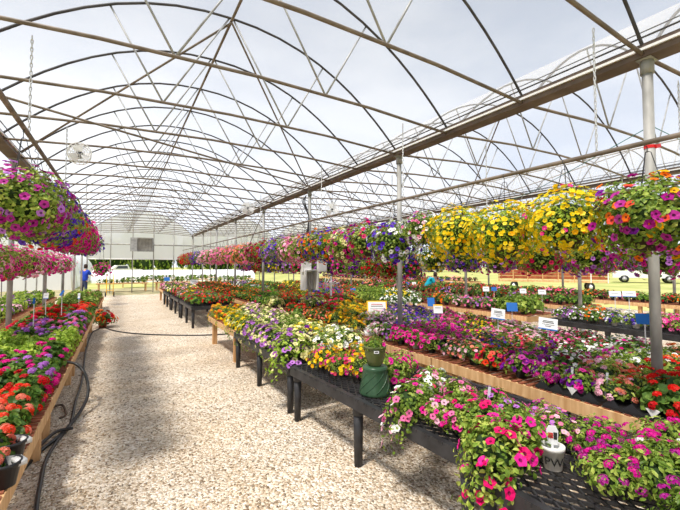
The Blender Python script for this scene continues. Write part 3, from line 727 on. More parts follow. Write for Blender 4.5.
for i in range(6):
    a = 18+i*2.7
    for x in (17.6, 21.0):
        wood_bench(x, x+1.22, a, a+2.44, HB, 'wooden bench outside at the right, %s row beyond the houses, %s along' % ('nearer' if x < 20 else 'farther', nm[i]))
        fill(x+.05, x+1.17, a+.05, a+2.4, HB, .45, .45, None, 'on the outside benches at the right', rng, plan=lambda x, y: ('impatiens', [['red'], ['green'], ['burgundy'], ['salmon'], ['pink'], ['violet']][int(y*1.9+x) % 6]))
# --- left benches
lsegs = [(-.3, 2.14), (2.16, 4.6), (4.62, 7.06), (7.08, 9.52), (9.54, 11.98)]
for i, (a, b_) in enumerate(lsegs):
    wood_bench(-1.66, -.54, a, b_, HL, 'low wooden bench of geraniums left of the path, %s from the viewer' % nm[i])
    fill(-1.62, -.60, max(a, 2.0)+.03, b_-.03, HL, .25, .25, None, 'on the %s left bench' % nm[i], rng)
for i, a in enumerate((13.6, 16.1)):
    wood_bench(-1.66, -.54, a, a+2.44, HL, 'wooden bench of dark foliage plants left of the path, %s beyond the gap' % ORD[i])
    fill(-1.62, -.6, a+.03, a+2.4, HL, .3, .3, None, 'on the left bench beyond the gap', rng, plan=lambda x, y: ('leafy', []) if int(x*5+y*3) % 3 else ('impatiens', ['burgundy']))
for i, a in enumerate((6.0, 8.5, 11.0, 13.5, 16.0)):
    wood_bench(-3.3, -2.1, a, a+2.44, .5, 'wooden bench outside the left posts, %s from the viewer' % nm[i])
    fill(-3.2, -2.15, a+.05, a+2.4, .5, .38, .36, None, 'on the benches outside the left posts', rng, plan=lambda x, y: [('leafy', []), ('leafyl', []), ('impatiens', ['lilac']), ('leafy', []), ('impatiens', ['pale pink'])][int(x*5+y*2.1) % 5])

# ------------------------------------------------------------------ particular plants on the nearest two benches
def on(px, py, z=HB): return G(px, py, z)
def near(kind, cols, x, y, label, form='dome', scale=1, pot='pot_black', lod=0, leaf=None, z=HB, nb=None, rz=None):
    if nb and nb > 5: nb = min(100, int(nb*1.7))
    return plant(kind, cols, (x, y, z), lod, label, None, form, pot, scale, leaf, rz, nb)
near('calibrachoa', ['yellow', 'gold', 'hot pink'], 1.98, 3.72, 'yellow and pink small-flowered plant at far corner of the green pot bench', scale=1.05, rz=0)
near('calibrachoa', ['hot pink', 'rose', 'yellow'], 2.02, 3.40, 'mostly pink small-flowered plant in the yellow and pink clump', scale=1.0)
near('calibrachoa', ['yellow', 'gold', 'hot pink'], 2.14, 3.16, 'mostly yellow small-flowered plant closest to the green pots', scale=1.1)
near('calibrachoa', ['gold', 'yellow', 'rose'], 2.36, 3.55, 'yellow small-flowered plant behind the pink one', scale=1.1)
# stacked green pots
gp = empty('green_urn', (on(375, 393).x, on(375, 393).y, HB+.002)); tag(gp, 'large swirl-grooved green pot turned upside down on the black bench', 'pot')
q = MB(); seg = 36; prof = [(.138, 0), (.142, .012), (.138, .03), (.128, .09), (.118, .15), (.108, .205), (.112, .215), (.112, .235), (.095, .245)]
q.lathe(prof, 'pot_green', seg=seg); q.build('body', gp, True)
def ridges():
    b = MB()
    for k in range(9):
        pts = []
        for i in range(10):
            t = i/9; z = .03+.165*t; r = .1385-.029*t+.001; a = 2*PI*k/9+t*1.35; pts.append((r*math.cos(a), r*math.sin(a), z))
        b.tube(pts, .0035, 'pot_green', 5)
    return b
ridges().build('swirl_grooves', gp, True)
gx, gy = gp.location.x, gp.location.y
up = empty('glazed_pot', (gx, gy, HB+.249)); tag(up, 'green glazed pot with a price sticker, standing on the upturned pot', 'pot')
q = MB(); q.lathe([(.058, 0), (.066, .01), (.084, .06), (.096, .12), (.094, .15), (.102, .155), (.104, .175), (.092, .178), (.086, .15), (.001, .145)], 'pot_olive', seg=30); q.build('body', up, True)
q = MB(); q.bx(-.022, .022, -.0025, .0, -.012, .012, 'white'); q.bx(-.014, .014, -.0035, -.0025, -.004, .004, 'ink'); st = q.build('price_sticker', up)
a = math.atan2(-gy, -gx); st.location = (.095*math.cos(a+.15), .095*math.sin(a+.15), .135); st.rotation_euler = (0, 0, a+PI/2+.15)
near('petunia', ['pink', 'hot pink'], gx, gy, 'bright green plant growing out of the glazed green pot', scale=.62, z=HB+.35, nb=5)
near('petunia', ['magenta', 'hot pink'], gx+.30, gy+.12, 'leafy magenta petunia directly right of the green pots', scale=1.05, nb=14)
near('petunia', ['magenta', 'hot pink'], gx+.55, gy+.3, 'magenta petunia between the green pots and the pine bench', scale=1.0, nb=16)
near('petunia', ['hot pink', 'magenta'], gx+.35, gy+.5, 'hot pink petunia behind the green pots', scale=1.1, nb=12)
# pink petunias along the rest of that bench
near('petunia', ['pink', 'pale pink', 'white', 'hot pink'], 1.95, 2.24, 'pink and white petunia trailing over the bench edge right of green pots', 'spill', 1.0)
near('petunia', ['pale pink', 'white', 'rose'], 2.25, 2.42, 'pale pink dark-eyed petunia right of the upturned pot', scale=.85)
near('petunia', ['pink', 'pale pink'], 2.42, 2.2, 'pink petunia in the middle of the green pot bench', scale=.85)
near('petunia', ['pink', 'white'], 2.52, 2.6, 'pink and white petunia at the rear of the green pot bench', scale=.8)
near('petunia', ['crimson', 'magenta'], 2.2, 1.95, 'crimson petunia at the middle right of the green pot bench', scale=.9, nb=14)
near('petunia', ['pink', 'hot pink', 'lilac'], 2.5, 1.92, 'pink and lilac petunia behind the crimson one', scale=.8)
near('petunia', ['magenta', 'crimson'], 2.12, 1.72, 'deep pink petunia at near end of the green pot bench', scale=.95, nb=10)
near('petunia', ['hot pink', 'crimson'], 1.86, 1.42, 'deep pink petunia trailing over the gap between the two black benches', 'spill', 1.05, nb=22)
near('petunia', ['crimson', 'hot pink', 'magenta'], 2.12, 1.45, 'deep pink petunia left of the white logo pot', scale=1.05, nb=12)
near('petunia', ['lilac', 'pink'], 2.36, 1.68, 'lilac-flowered petunia behind the white logo pot', scale=.85)
near('calibrachoa', ['lilac', 'pale pink', 'pink'], 2.42, 1.42, 'lilac small-flowered plant right behind the white logo pot', scale=.9, nb=60)
near('calibrachoa', ['lilac', 'plum'], 2.58, 1.58, 'lilac small-flowered plant beside the dark gap under the pine bench', scale=.75, nb=45)
near('verbena', ['magenta', 'plum'], 2.38, 1.12, 'magenta verbena just right of the white logo pot', scale=.95, nb=12)
near('verbena', ['magenta', 'plum', 'plum'], 2.6, 1.24, 'magenta verbena at the rear of the nearest black bench', scale=.85, nb=10)
near('verbena', ['magenta', 'plum'], 2.30, .84, 'magenta verbena at the bottom right, nearest the bench lattice', scale=1.05, nb=8)
near('verbena', ['magenta', 'magenta', 'white'], 2.56, .9, 'magenta verbena with white blooms at the right edge', scale=.95, nb=10)
near('verbena', ['magenta'], 2.82, .96, 'tall magenta verbena in front of the pine bench at the right edge', scale=1.05, nb=9)
near('verbena', ['plum'], 2.06, .60, 'purple verbena cut by the bottom edge of the picture', scale=.9, nb=6)
near('leafy', [], 1.95, 1.62, 'round-leaved green seedling clump at the bench corner', scale=.6)
near('petunia', ['pink', 'pale pink', 'hot pink'], 2.0, 1.98, 'pink petunia between the white-flowered trailing one and the bench corner', scale=.8)
near('petunia', ['hot pink', 'magenta', 'pink'], 2.02, 1.82, 'low hot pink petunia at the near corner of the green pot bench', scale=.75)
near('verbena', ['magenta', 'plum'], 2.16, .96, 'magenta verbena closest to the bare lattice of the nearest bench', scale=.95, nb=9)
near('verbena', ['magenta'], 2.5, .68, 'magenta verbena in the bottom right corner of the picture', scale=1.0, nb=8)
near('petunia', ['cream', 'lilac', 'white'], 1.84, 4.34, 'lime-leaved petunia spilling far over the end of the cream petunia bench', 'spill', 1.3, lod=1, leaf='leafl')
# white logo pot
wp = on(553, 468); lp = empty('logo_pot', (wp.x, wp.y, HB+.001)); tag(lp, 'white plastic pot printed with the letters PW and holding a plant tag', 'pot')
q = MB(); q.lathe([(.046, 0), (.058, .105), (.063, .105), (.064, .128), (.056, .128), (.054, .11), (.001, .108)], 'pot_white', seg=26); q.build('body', lp, True)
def text_mesh(body, size, mat, extr=.0015):
    cu = bpy.data.curves.new('t', 'FONT'); cu.body = body; cu.size = size; cu.extrude = extr; cu.align_x = 'CENTER'; cu.align_y = 'CENTER'
    o = bpy.data.objects.new('t', cu); C.objects.link(o); dg = bpy.context.evaluated_depsgraph_get(); dg.update()
    me = bpy.data.meshes.new_from_object(o.evaluated_get(dg)); bpy.data.objects.remove(o); me.materials.clear(); me.materials.append(M[mat]); return me
me = text_mesh('PW', .062, 'ink')
a0 = math.atan2(-wp.y, -wp.x)+.1
for v in me.vertices:                                # wrap the letters round the pot
    x, y, z = v.co; r = .0525+(y+.05)*.11+z*1; a = a0+x/.055; v.co = (r*math.cos(a), r*math.sin(a), .052+y)
link('printed_letters', me, lp)
q = MB(); q.box((0, 0, .19), (.052, .003, .10), 'white'); q.lathe([(.026, -.0015), (.026, .0015)], 'white', (0, 0, 0), 16)
q = MB(); pts = [(-.026, .13), (.026, .13), (.03, .21), (.018, .235), (-.018, .235), (-.03, .21)]
q.add([(x, -.0015, z) for x, z in pts]+[(x, .0015, z) for x, z in pts], [(0, 1, 2, 3, 4, 5), (11, 10, 9, 8, 7, 6)]+[(i, i+6, (i+1) % 6+6, (i+1) % 6) for i in range(6)], 'white')
q.bx(-.022, .004, -.003, -.0015, .165, .195, 'redink'); q.bx(.006, .024, -.003, -.0015, .16, .2, 'ink'); q.bx(-.006, .006, -.001, .001, .10, .135, 'white')
tg = q.build('plant_tag', lp); tg.rotation_euler = (0, 0, a0+PI/2)
near('petunia', ['lilac'], wp.x+.02, wp.y+.19, 'small leafy petunia just behind the white logo pot', scale=.8, nb=4)

# white cell trays, black pot and cell trays on the pine bench
def white_tray(p, rz, label, n=5):
    r = empty('cell_pack_tray', p, rz); tag(r, label, 'tray')
    q = MB(); q.bx(-.26, .26, -.12, .12, 0, .035, 'pot_white'); q.build('tray', r)
    for i in range(n):
        for j in range(2):
            q = MB(); x = -.21+i*.42/(n-1); y = -.055+j*.11; q.lathe([(.03, .035), (.036, .085), (.04, .088), (.034, .09)], 'pot_white', (x, y, 0), 8)
            q.add([(x-.03, y-.03, .08), (x+.03, y-.03, .08), (x, y-.036, .135)], [(0, 1, 2)], 'pot_white'); q.build('cell', r)
    return r
white_tray((trayw.x+.1, trayw.y, HB+.001), math.radians(75), 'white plastic cell tray on the pine bench beside the round black pot')
white_tray((traya.x+.05, traya.y+.1, HB+.001), math.radians(60), 'white plastic cell tray behind the green pots')
q = MB(); q.lathe([(.075, 0), (.088, .10), (.094, .10), (.094, .125), (.086, .125), (.07, .01), (.001, .008)], 'pot_black', seg=24)
o = q.build('nursery_pot', None, True, (bpt.x+.06, bpt.y, HB+.09)); o.rotation_euler = (math.radians(75), 0, math.radians(-60)); tag(o, 'empty round black pot lying on its side on the pine bench', 'pot')
def cell_tray(x, y, label, grp):
    """black tray with pointed triangular walls between its cells"""
    r = empty('cell_tray', (x, y, HB+.001)); tag(r, label, 'tray', grp)
    q = MB(); q.bx(-.13, .13, -.27, .27, 0, .022, 'pot_black')
    for s in (-1, 1):
        for k in range(4):
            yy = -.2025+k*.135
            q.add([(s*.13, yy-.066, .02), (s*.13, yy+.066, .02), (s*.118, yy, .085), (s*.10, yy-.05, .02), (s*.10, yy+.05, .02)], [(0, 1, 2), (3, 2, 4), (0, 2, 3), (1, 4, 2), (0, 3, 4, 1)], 'pot_black')
    q.build('tray', r)
    q = MB()
    for k in (1, ): q.add([(-.131, -.0675-.045, .085), (-.131, -.0675+.045, .085), (-.137, -.0675, .025), (-.09, -.0675, .085)], [(0, 2, 1), (0, 1, 3)], 'pot_white')
    q.build('white_pot_corner', r)
for i in range(8):
    yy = .75+i*.57
    if i > 2: break
    cell_tray(3.53, yy, 'black cell tray with pointed dividers on the pine bench edge, %s from the right' % ORD[i], 'cell trays along the pine bench edge')
# empty open black pots at the near end of the left bench
for (px, py, s, lab) in ((10, 462, 1.0, 'white-rimmed black pot at the near end of the left bench'), (4, 486, .9, 'black pot with a round green leaf at the bottom left corner')):
    g = on(px, py, HL); q = MB(); q.lathe([(.06*s, 0), (.085*s, .12), (.092*s, .12), (.092*s, .14), (.082*s, .14), (.06*s, .03), (.001, .028)], 'pot_black', seg=20); q.box((.07*s, .02, .12), (.05, .09, .03), 'pot_white', Matrix.Rotation(.5, 3, 'Z'))
    o = q.build('nursery_pot', None, True, (g.x, g.y, HL+.001)); tag(o, lab, 'pot')
# bushes with pots: purple and yellow bush, basil-like bush, bush at the end of the left bench
bq = on(313, 310); near('petunia', ['cream', 'purple', 'violet'], 4.0, 8.1, 'large cream and purple flowering bush in the middle of the benches', 'ball', 1.0, lod=1, z=HB)
for (x, y, s, lab) in ((8.2, 5.45, 1.5, 'at the front left of the green bush group'), (8.3, 5.98, 1.45, 'at the far left of the green bush group'), (8.62, 5.5, 1.6, 'in the middle of the green bush group'), (8.78, 5.98, 1.5, 'at the back of the green bush group'), (8.4, 6.3, 1.2, 'farthest along in the green bush group')):
    plant('leafy', [], (x, y, HB), 1, 'bright green herb clump '+lab, None, 'dome', 'pot_black', s, 'leaf')
eb = G(103, 309, .0)
o = plant('petunia', ['red', 'orange'], (-.38, 12.5, .0), 1, 'potted bush standing on the gravel at the end of the left bench', None, 'dome', 'pot_terra', 1.9, 'leafd')
hb = G(104, 271, 1.6)

# ------------------------------------------------------------------ hanging baskets
def col_at(y):
    t = [(1.6, 'petunia', ['plum', 'orange', 'orange', 'gold', 'purple', 'coral']), (2.05, 'calibrachoa', ['yellow', 'hot pink', 'yellow', 'gold']), (3.4, 'calibrachoa', ['yellow', 'yellow', 'gold']), (3.95, 'petunia', ['white', 'purple', 'pink', 'pale pink']), (4.6, 'petunia', ['violet', 'white', 'purple']),
         (5.2, 'petunia', ['purple', 'crimson', 'white']), (5.8, 'petunia', ['magenta', 'cream']), (6.9, 'petunia', ['orange', 'violet']), (8.1, 'petunia', ['pink', 'pale pink']), (9.3, 'petunia', ['violet', 'lilac']), (10.5, 'petunia', ['red', 'burgundy']), (14, 'petunia', ['salmon', 'pink']), (18.3, 'petunia', ['pink', 'pale pink']), (21, 'petunia', ['violet', 'purple']), (99, 'petunia', ['burgundy', 'red'])]
    for a, k, c in t:
        if y < a: return k, c
names = {0: 'orange and purple hanging basket at the right edge in front of the post', 1: 'yellow and pink hanging basket just left of the big right post', 2: 'right one of the two all-yellow hanging baskets', 3: 'left one of the two all-yellow hanging baskets', 4: 'white and pink basket whose dark pot shows, left of the yellow baskets'}
for i in range(40):
    y = 1.22+.6*i; k, c = col_at(y); 
    if y > 25: break
    lod = 0 if i < 5 else (1 if y < 10 else 2)
    sc = 1.08 if i != 4 else .8
    lab = names.get(i) or ('%s hanging basket in the main row, %s from the right' % (colword(c[:2]), ORD[i]) if i < 15 else '%s hanging basket in the distant part of the main row' % colword(c[:2]))
    z = 1.91 if i != 4 else 2.06
    basket(k, c, (3.36, y, z+(.03*math.sin(i*2.3))), 2.66+.019-.03, lod, lab, 'baskets in the main row' if i < 15 else '%s baskets far along the main row' % colword(c[:2]), scale=sc, leaf='leafl' if k == 'calibrachoa' else None)
# second row, lower, beyond the posts
cs2 = [['purple', 'white'], ['lilac', 'magenta'], ['plum', 'lilac'], ['crimson', 'rose'], ['magenta', 'lilac'], ['lilac', 'violet'], ['yellow', 'white'], ['violet', 'rose'], ['burgundy', 'red'], ['red'], ['purple'], ['magenta']]
for i in range(26):
    y = 1.1+.68*i; c = cs2[i % len(cs2)]; lod = 1 if y < 8 else 2
    lab = '%s lower hanging basket behind the main row, %s from the right' % (colword(c), ORD[i]) if i < 12 else '%s basket in the distant part of the lower row' % colword(c)
    basket('petunia', c, (5.1, y, 1.72 if y < 5.5 else 1.56), 2.61, lod, lab, 'lower row of hanging baskets' if i < 12 else '%s baskets of the distant lower row' % colword(c), scale=.95)
# left row
lc = {0: ['purple'], 1: ['lilac'], 2: ['pink'], 3: ['plum', 'lilac'], 4: ['violet', 'purple'], 5: ['violet', 'violet', 'coral'], 6: ['coral', 'hot pink'], 7: ['hot pink', 'magenta'], 8: ['hot pink', 'magenta'], 9: ['hot pink', 'magenta'], 10: ['magenta'], 11: ['magenta', 'hot pink'], 12: ['violet', 'plum'], 13: ['violet']}
for i in range(14):
    y = (-.9+.6*i) if i < 3 else 3.80+.62*(i-3); c = lc[i]; lod = 0 if i in (3, 4) else 1
    lab = {3: 'purple-veined petunia basket at the left edge', 4: 'violet petunia basket right of the purple-veined one', 5: 'dark violet and coral basket in the left row'}.get(i) or '%s hanging basket in the left row, %s from the viewer' % (colword(c), ORD[i])
    basket('petunia', c, (-.68, y, 2.06), PZ-.03, lod, lab, 'left row of hanging baskets', scale=1.0)
for i in range(13):
    y = 6.6+.75*i; c = [['pale pink', 'magenta'], ['pink', 'magenta'], ['hot pink'], ['hot pink', 'magenta']][i % 4]
    basket('petunia', c, (-1.62, y, 1.62), 2.61, 1 if i < 4 else 2, '%s hanging basket under the left gutter, %s from the viewer' % (colword(c), ORD[i]), 'baskets under the left gutter')
# baskets along the outer posts
for i in range(12):
    y = 6+1.2*i; c = [['rose'], ['violet'], ['crimson'], ['burgundy'], ['purple', 'lilac'], ['red']][i % 6]
    basket('petunia', c, (9.7, y, 1.7), 2.61, 2, '%s hanging basket beside the second post line' % colword(c), '%s baskets beside the second post line' % colword(c))
for i in range(12):
    y = 7+1.5*i; c = [['rose'], ['purple'], ['crimson'], ['burgundy'], ['red']][i % 5]
    basket('petunia', c, (15.6, y, 1.55), 2.61, 2, '%s hanging basket on the outermost post line' % colword(c), '%s baskets on the outermost post line' % colword(c), scale=1.1)
b = basket('petunia', ['plum', 'magenta'], (-.66, 19.3, 1.35), 2.8, 2, 'small plum basket at the far end of the left pipe', None, scale=1.1)

# ------------------------------------------------------------------ hoses
def hose(pts, r, name, label, mat='rubber'):
    P_ = [Vector(p) for p in pts]; P_ = [P_[0]*2-P_[1]]+P_+[P_[-1]*2-P_[-2]]; out = []
    for i in range(1, len(P_)-2):
        a, b_, c, d = P_[i-1:i+3]
        for k in range(8):
            t = k/8; out.append(.5*((2*b_)+(c-a)*t+(2*a-5*b_+4*c-d)*t*t+(3*b_-a-3*c+d)*t**3))
    out.append(P_[-2]); q = MB(); q.tube(out, r, mat, 8); return tag(q.build(name, None, True), label, 'hose')
hr = .017
def gp_(px, py, z=hr): v = G(px, py, z); return (v.x, v.y, z)
hose([gp_(97, 318), gp_(102, 325), gp_(112, 330), gp_(135, 333.5), gp_(170, 335), gp_(205, 335), gp_(240, 333), gp_(262, 331)], .015, 'garden_hose', 'black hose lying straight across the gravel path')
hose([gp_(66, 362, .49), gp_(76, 364, .47), gp_(84, 372, .38), gp_(88, 385, .27), gp_(87, 398, .15), gp_(80, 412, .06), gp_(70, 425), gp_(58, 437), gp_(42, 450), gp_(22, 470)], .018, 'garden_hose', 'thick black hose looping down from the edge of the left bench')
hose([gp_(60, 418), gp_(66, 414), gp_(62, 405, .03), gp_(52, 408, .03), gp_(40, 418, .03), gp_(30, 428, .03)], .012, 'garden_hose', 'short thin brown hose curl under the left bench', 'bark')
hose([gp_(100, 318), gp_(105, 322), gp_(100, 328), gp_(92, 333), gp_(86, 350), gp_(82, 380), gp_(76, 400), gp_(70, 425), gp_(58, 440), gp_(46, 460), gp_(40, 485), gp_(36, 512), gp_(36, 540)], .016, 'garden_hose', 'long black hose running along the foot of the left bench')
hose([gp_(73, 428, .05), gp_(56, 432, .05), gp_(40, 445, .05), gp_(20, 462, .05), gp_(5, 475, .03)], .016, 'garden_hose', 'second black hose crossing over beneath the left bench')

# ------------------------------------------------------------------ signs on stakes
def sign(px, py, wpx, hpx, z, style, label, tilt=0, stake=True):
    """z: level of the bench its stake stands in; distance follows from the bench row given as x"""
    return None
def sign_at(px, py, x, wpx, hpx, style, label, tilt=0, zb=HB, face=None):
    d = Rc @ Vector((px-340, 255-py-SHY, -FPX)); t = x/d.x; c = Vector((d.x*t, d.y*t, CAM_H+d.z*t)); dist = t*FPX
    w_, h_ = wpx/FPX*dist, hpx/FPX*dist
    if zb == HB and not any(a_ < c.x < b_ for a_, b_ in ((1.7, 2.95), (3.38, 5.85), (7.85, 9.12), (10.9, 12.1), (13.8, 15.02))): zb = 0
    r = empty('price_sign', (c.x, c.y, zb)); r.rotation_euler = (0, 0, -math.atan2(c.x, c.y)*.8 if face is None else face); tag(r, label, 'sign')
    q = MB(); zc = c.z-zb; R_ = Matrix.Rotation(tilt, 3, 'Y')
    base = {'blue': 'blue', 'white': 'white', 'whiteblue': 'white', 'gold': 'yellow', 'goldtop': 'white'}[style]
    q.box((0, 0, zc), (w_, .006, h_), base, R_); card = q.build('card', r); LB = Matrix.Translation((0, 0, zc)) @ Matrix.Rotation(math.radians(-24), 4, 'X') @ Matrix.Translation((0, 0, -zc)); card.data.transform(LB)
    if style != 'blue':
        q = MB()
        if style == 'gold': q.box((0, -.005, zc), (w_*.88, .003, h_*.84), 'white', R_)
        if style == 'whiteblue': q.box(R_ @ Vector((0, 0, -h_*.46))+Vector((0, -.004, zc)), (w_, .003, h_*.1), 'blue', R_)
        if style == 'goldtop': q.box(R_ @ Vector((0, 0, h_*.44))+Vector((0, -.004, zc)), (w_, .003, h_*.14), 'yellow', R_)
        for k, (u, ww, hh, mm) in enumerate(((.24, .56, .07, 'redink' if style == 'gold' else 'ink'), (.12, .6, .07, 'ink'), (-.06, .66, .04, 'ink'), (-.2, .3, .06, 'ink'))):
            if wpx > 11 or k in (1,):
                q.box(R_ @ Vector((0, 0, u*h_))+Vector((0, -.0075, zc)), (w_*ww, .001, h_*hh*.6), mm, R_)
        pr_ = q.build('print', card); pr_.data.transform(LB)
    q = MB(); q.bx(-.006, .006, .004, .012, .0, zc, 'white_metal'); q.build('stake', r)
    return r
S = [(377, 308, 4.6, 20, 15, 'gold', 'white sign with a yellow border standing among the marigolds'),
 (235, 297, 3.9, 6, 7, 'blue', 'small plain blue sign above the cream petunias'), (255, 289, 5.0, 9, 9, 'whiteblue', 'white square sign with a blue foot beyond the blue sign'), (268, 288, 5.3, 5, 5, 'white', 'tiny white sign just right of the white square sign'),
 (431, 302, 6.2, 7, 9, 'blue', 'bright blue sign right of the middle post'), (438, 309, 4.75, 9, 9, 'goldtop', 'white sign with yellow top below the bright blue sign'), (498, 314, 4.75, 13, 11, 'whiteblue', 'tilted white sign with a blue foot left of the leaning blue one'),
 (512, 307, 6.6, 10, 9, 'blue', 'dark blue sign above the pink verbenas'), (548, 324, 4.75, 17, 12, 'whiteblue', 'large white sign with print and a blue foot in front of black trays'), (645, 319, 5.5, 15, 11, 'blue', 'wide blue sign touching the left side of the big post'),
 (353, 291, 8.0, 5, 6, 'blue', 'small blue sign right of the white control boxes'), (335, 303, 5.5, 6, 6, 'white', 'small white sign left of the yellow-bordered sign'), (486, 289, 9.1, 6, 5, 'white', 'white sign left of the small blue sign in the middle row'), (494, 289, 9.1, 5, 4, 'blue', 'small blue sign next to a white one in the middle row'),
 (523, 291, 9.1, 6, 5, 'white', 'white sign above the green herb bush, left one'), (542, 292, 9.1, 7, 5, 'white', 'white sign above the green herb bush, right one'), (615, 294, 9.3, 10, 6, 'whiteblue', 'left one of two white signs near the big post'), (629, 294, 9.3, 11, 6, 'whiteblue', 'right one of two white signs near the big post'),
 (452, 283, 15.2, 4, 3, 'white', 'tiny white sign in the farthest row of benches'), (194, 282, 3.9, 7, 5, 'white', 'distant white sign beside the far aisle benches'), (167, 279, 2.7, 5, 4, 'blue', 'distant blue sign at the far end of the aisle benches'), (414, 284, 12.5, 4, 4, 'white', 'small white sign left of the person in teal'), (408, 284, 12.5, 4, 4, 'blue', 'small blue sign left of the person in teal')]
for s in S:
    sign_at(*s[:6], s[6], tilt=(math.radians(8) if 'tilted' in s[6] or 'large white' in s[6] else 0))
for (px, py, lab, tl) in ((46, 296, 'white and blue sign on the left bench by a post', 0), (34, 301, 'thin blue sign leaning on the left bench', .0), (62, 293, 'leaning light blue strip sign farther along the left bench', .5), (79, 296, 'narrow white strip sign near the far end of the left bench', .0)):
    sign_at(px, py, -1.25 if px < 60 else -1.0, 4 if 'white and' in lab else 2, 6, 'whiteblue' if 'white' in lab else 'blue', lab, tl, HL, 0)
# white stake post between the benches, white plant tags
def stake(px, py0, py1, x, wpx, label):
    d = Rc @ Vector((px-340, 255-py0-SHY, -FPX)); t = x/d.x; z1 = CAM_H+d.z*t; q = MB(); q.bx(-wpx/FPX*t*FPX/2, wpx/FPX*t*FPX/2, -.01, .01, 0, z1-HB, 'white'); o = q.build('white_marker', None, loc=(x, d.y*t, HB)); tag(o, label, 'marker')
stake(331, 276, 300, 5.4, 2.0, 'tall white marker stake rising between the middle benches')
tagm = MB(); tagm.bx(-.010, .010, -.001, .001, .0, .235, 'white'); tagme = tagm.mesh('plant_tag')
for i, (px, py, x) in enumerate(((320, 340, 2.1), (302, 336, 2.2), (264, 325, 2.0), (520, 366, 3.6), (541, 364, 3.55), (570, 374, 3.5), (605, 392, 3.58), (487, 425, 2.4))):
    d = Rc @ Vector((px-340, 255-py-SHY, -FPX)); t = x/d.x; o = link('plant_tag', tagme, None, (x, d.y*t, HB), (0, .1, -.6)); tag(o, 'white plastic plant tag sticking up from the %s' % ['cream petunias, near one', 'cream petunias, middle one', 'lilac petunias', 'coral petunias, left one', 'coral petunias, right one', 'purple petunias', 'salmon verbenas', 'crimson petunias'][i], 'plant tag', 'plant tags')

# ------------------------------------------------------------------ fans, control boxes, lamps
def fan(px, py, x, diam, label, zt=ZG):
    d = Rc @ Vector((px-340, 255-py-SHY, -FPX)); t = x/d.x; c = Vector((d.x*t, d.y*t, CAM_H+d.z*t))
    c.y = Y0+BOW*round((c.y-Y0)/BOW)-.05
    r = empty('circulation_fan', c, -math.atan2(c.x, c.y)*1.0); tag(r, label, 'fan'); R_ = diam/2
    q = MB()
    for k, rr in enumerate((1, .8, .6, .4, .2)):
        for yy in (-.09, .09):
            if yy and rr < 1 or rr == 1:
                pts = [(R_*rr*math.cos(2*PI*i/24), yy*(1 if rr == 1 else 1.15), R_*rr*math.sin(2*PI*i/24)) for i in range(25)]; q.tube(pts, .004 if rr < 1 else .008, 'white_metal', 5, cap=False)
    for i in range(16):
        a = 2*PI*i/16
        for yy in (-1, 1): q.tube([(.04*math.cos(a), yy*.105, .04*math.sin(a)), (R_*math.cos(a), yy*.09, R_*math.sin(a))], .0035, 'white_metal', 4)
        q.tube([(R_*math.cos(a), -.09, R_*math.sin(a)), (R_*math.cos(a), .09, R_*math.sin(a))], .0035, 'white_metal', 4)
    q.build('guard', r)
    q = MB()
    q.tube([(0, 0, 0), (0, .16, 0)], .055, 'wire', 12); q.build('motor', r, True)
    for i in range(3):
        q = MB(); a = 2*PI*i/3+.3; R3 = Matrix.Rotation(a, 3, 'Y'); vs = [(.03, -.02, -.03), (R_*.85, -.04, -.09), (R_*.88, .03, .09), (.03, .02, .03)]; vs = vs+[(x_, y_+.004, z_) for x_, y_, z_ in vs]
        q.add([R3 @ Vector(v) for v in vs], [(0, 1, 2, 3), (7, 6, 5, 4), (0, 4, 5, 1), (1, 5, 6, 2), (2, 6, 7, 3), (3, 7, 4, 0)], 'white_metal'); q.build('blade', r)
    if zt-c.z > R_:
        q = MB(); q.tube([(0, .05, R_-.01), (0, .05, zt-c.z+.03)], .008, 'wire', 6); q.build('hanger_rod', r)
    return r
fan(79, 152, -.62, .33, 'white caged fan with black motor under the left trusses')
fan(253, 206, 3.7, .42, 'white caged fan hanging beside the main gutter', ZG+.02)
fan(323, 212, 5.6, .42, 'white caged fan hanging right of the main gutter', arch_z((5.6-7.21)/2.94))
fan(101, 236, -.8, .36, 'small distant white fan near the end wall', ZG)
# control boxes on the third post
Yc = Y0+6*BOW; cb = empty('control_panel', (XG, Yc, 0)); tag(cb, 'two white control boxes with cables on a post above a grey cabinet', 'control box')
for dx in (-.15, .30):
    q = MB(); q.box((dx, -.12, 1.72), (.24, .12, .30), 'pot_white'); q.box((dx, -.185, 1.72), (.2, .01, .25), 'white_metal'); q.build('box', cb)
q = MB(); q.box((-.22, -.1, 1.36), (.035, .3, .5), 'pot_white'); q.box((.12, -.1, 1.36), (.035, .3, .5), 'pot_white'); q.box((-.05, .04, 1.36), (.36, .02, .5), 'pot_white'); q.box((-.05, -.1, 1.62), (.36, .3, .02), 'pot_white'); q.build('cabinet', cb)
for i in range(4):
    q = MB(); q.tube([(-.1+.03*i, -.06, 1.86), (-.12+.02*i, -.06, 2.5), (-.05, -.06, 3.0), (-.16-.03*i, -.05, 3.4), (-.1, 0, 3.58)], .009, 'wire', 6); q.build('cable', cb, True)
for i in range(5):
    q = MB(); q.tube([(.24+.0*i, -.35, 1.18), (.26+.1*i, -.4, 1.42-.03*i), (.30+.1*i, -.35, 1.3), (.36+.1*i, -.32, 1.12)], .008, 'white_metal', 6); q.build('wire_loop', cb, True)
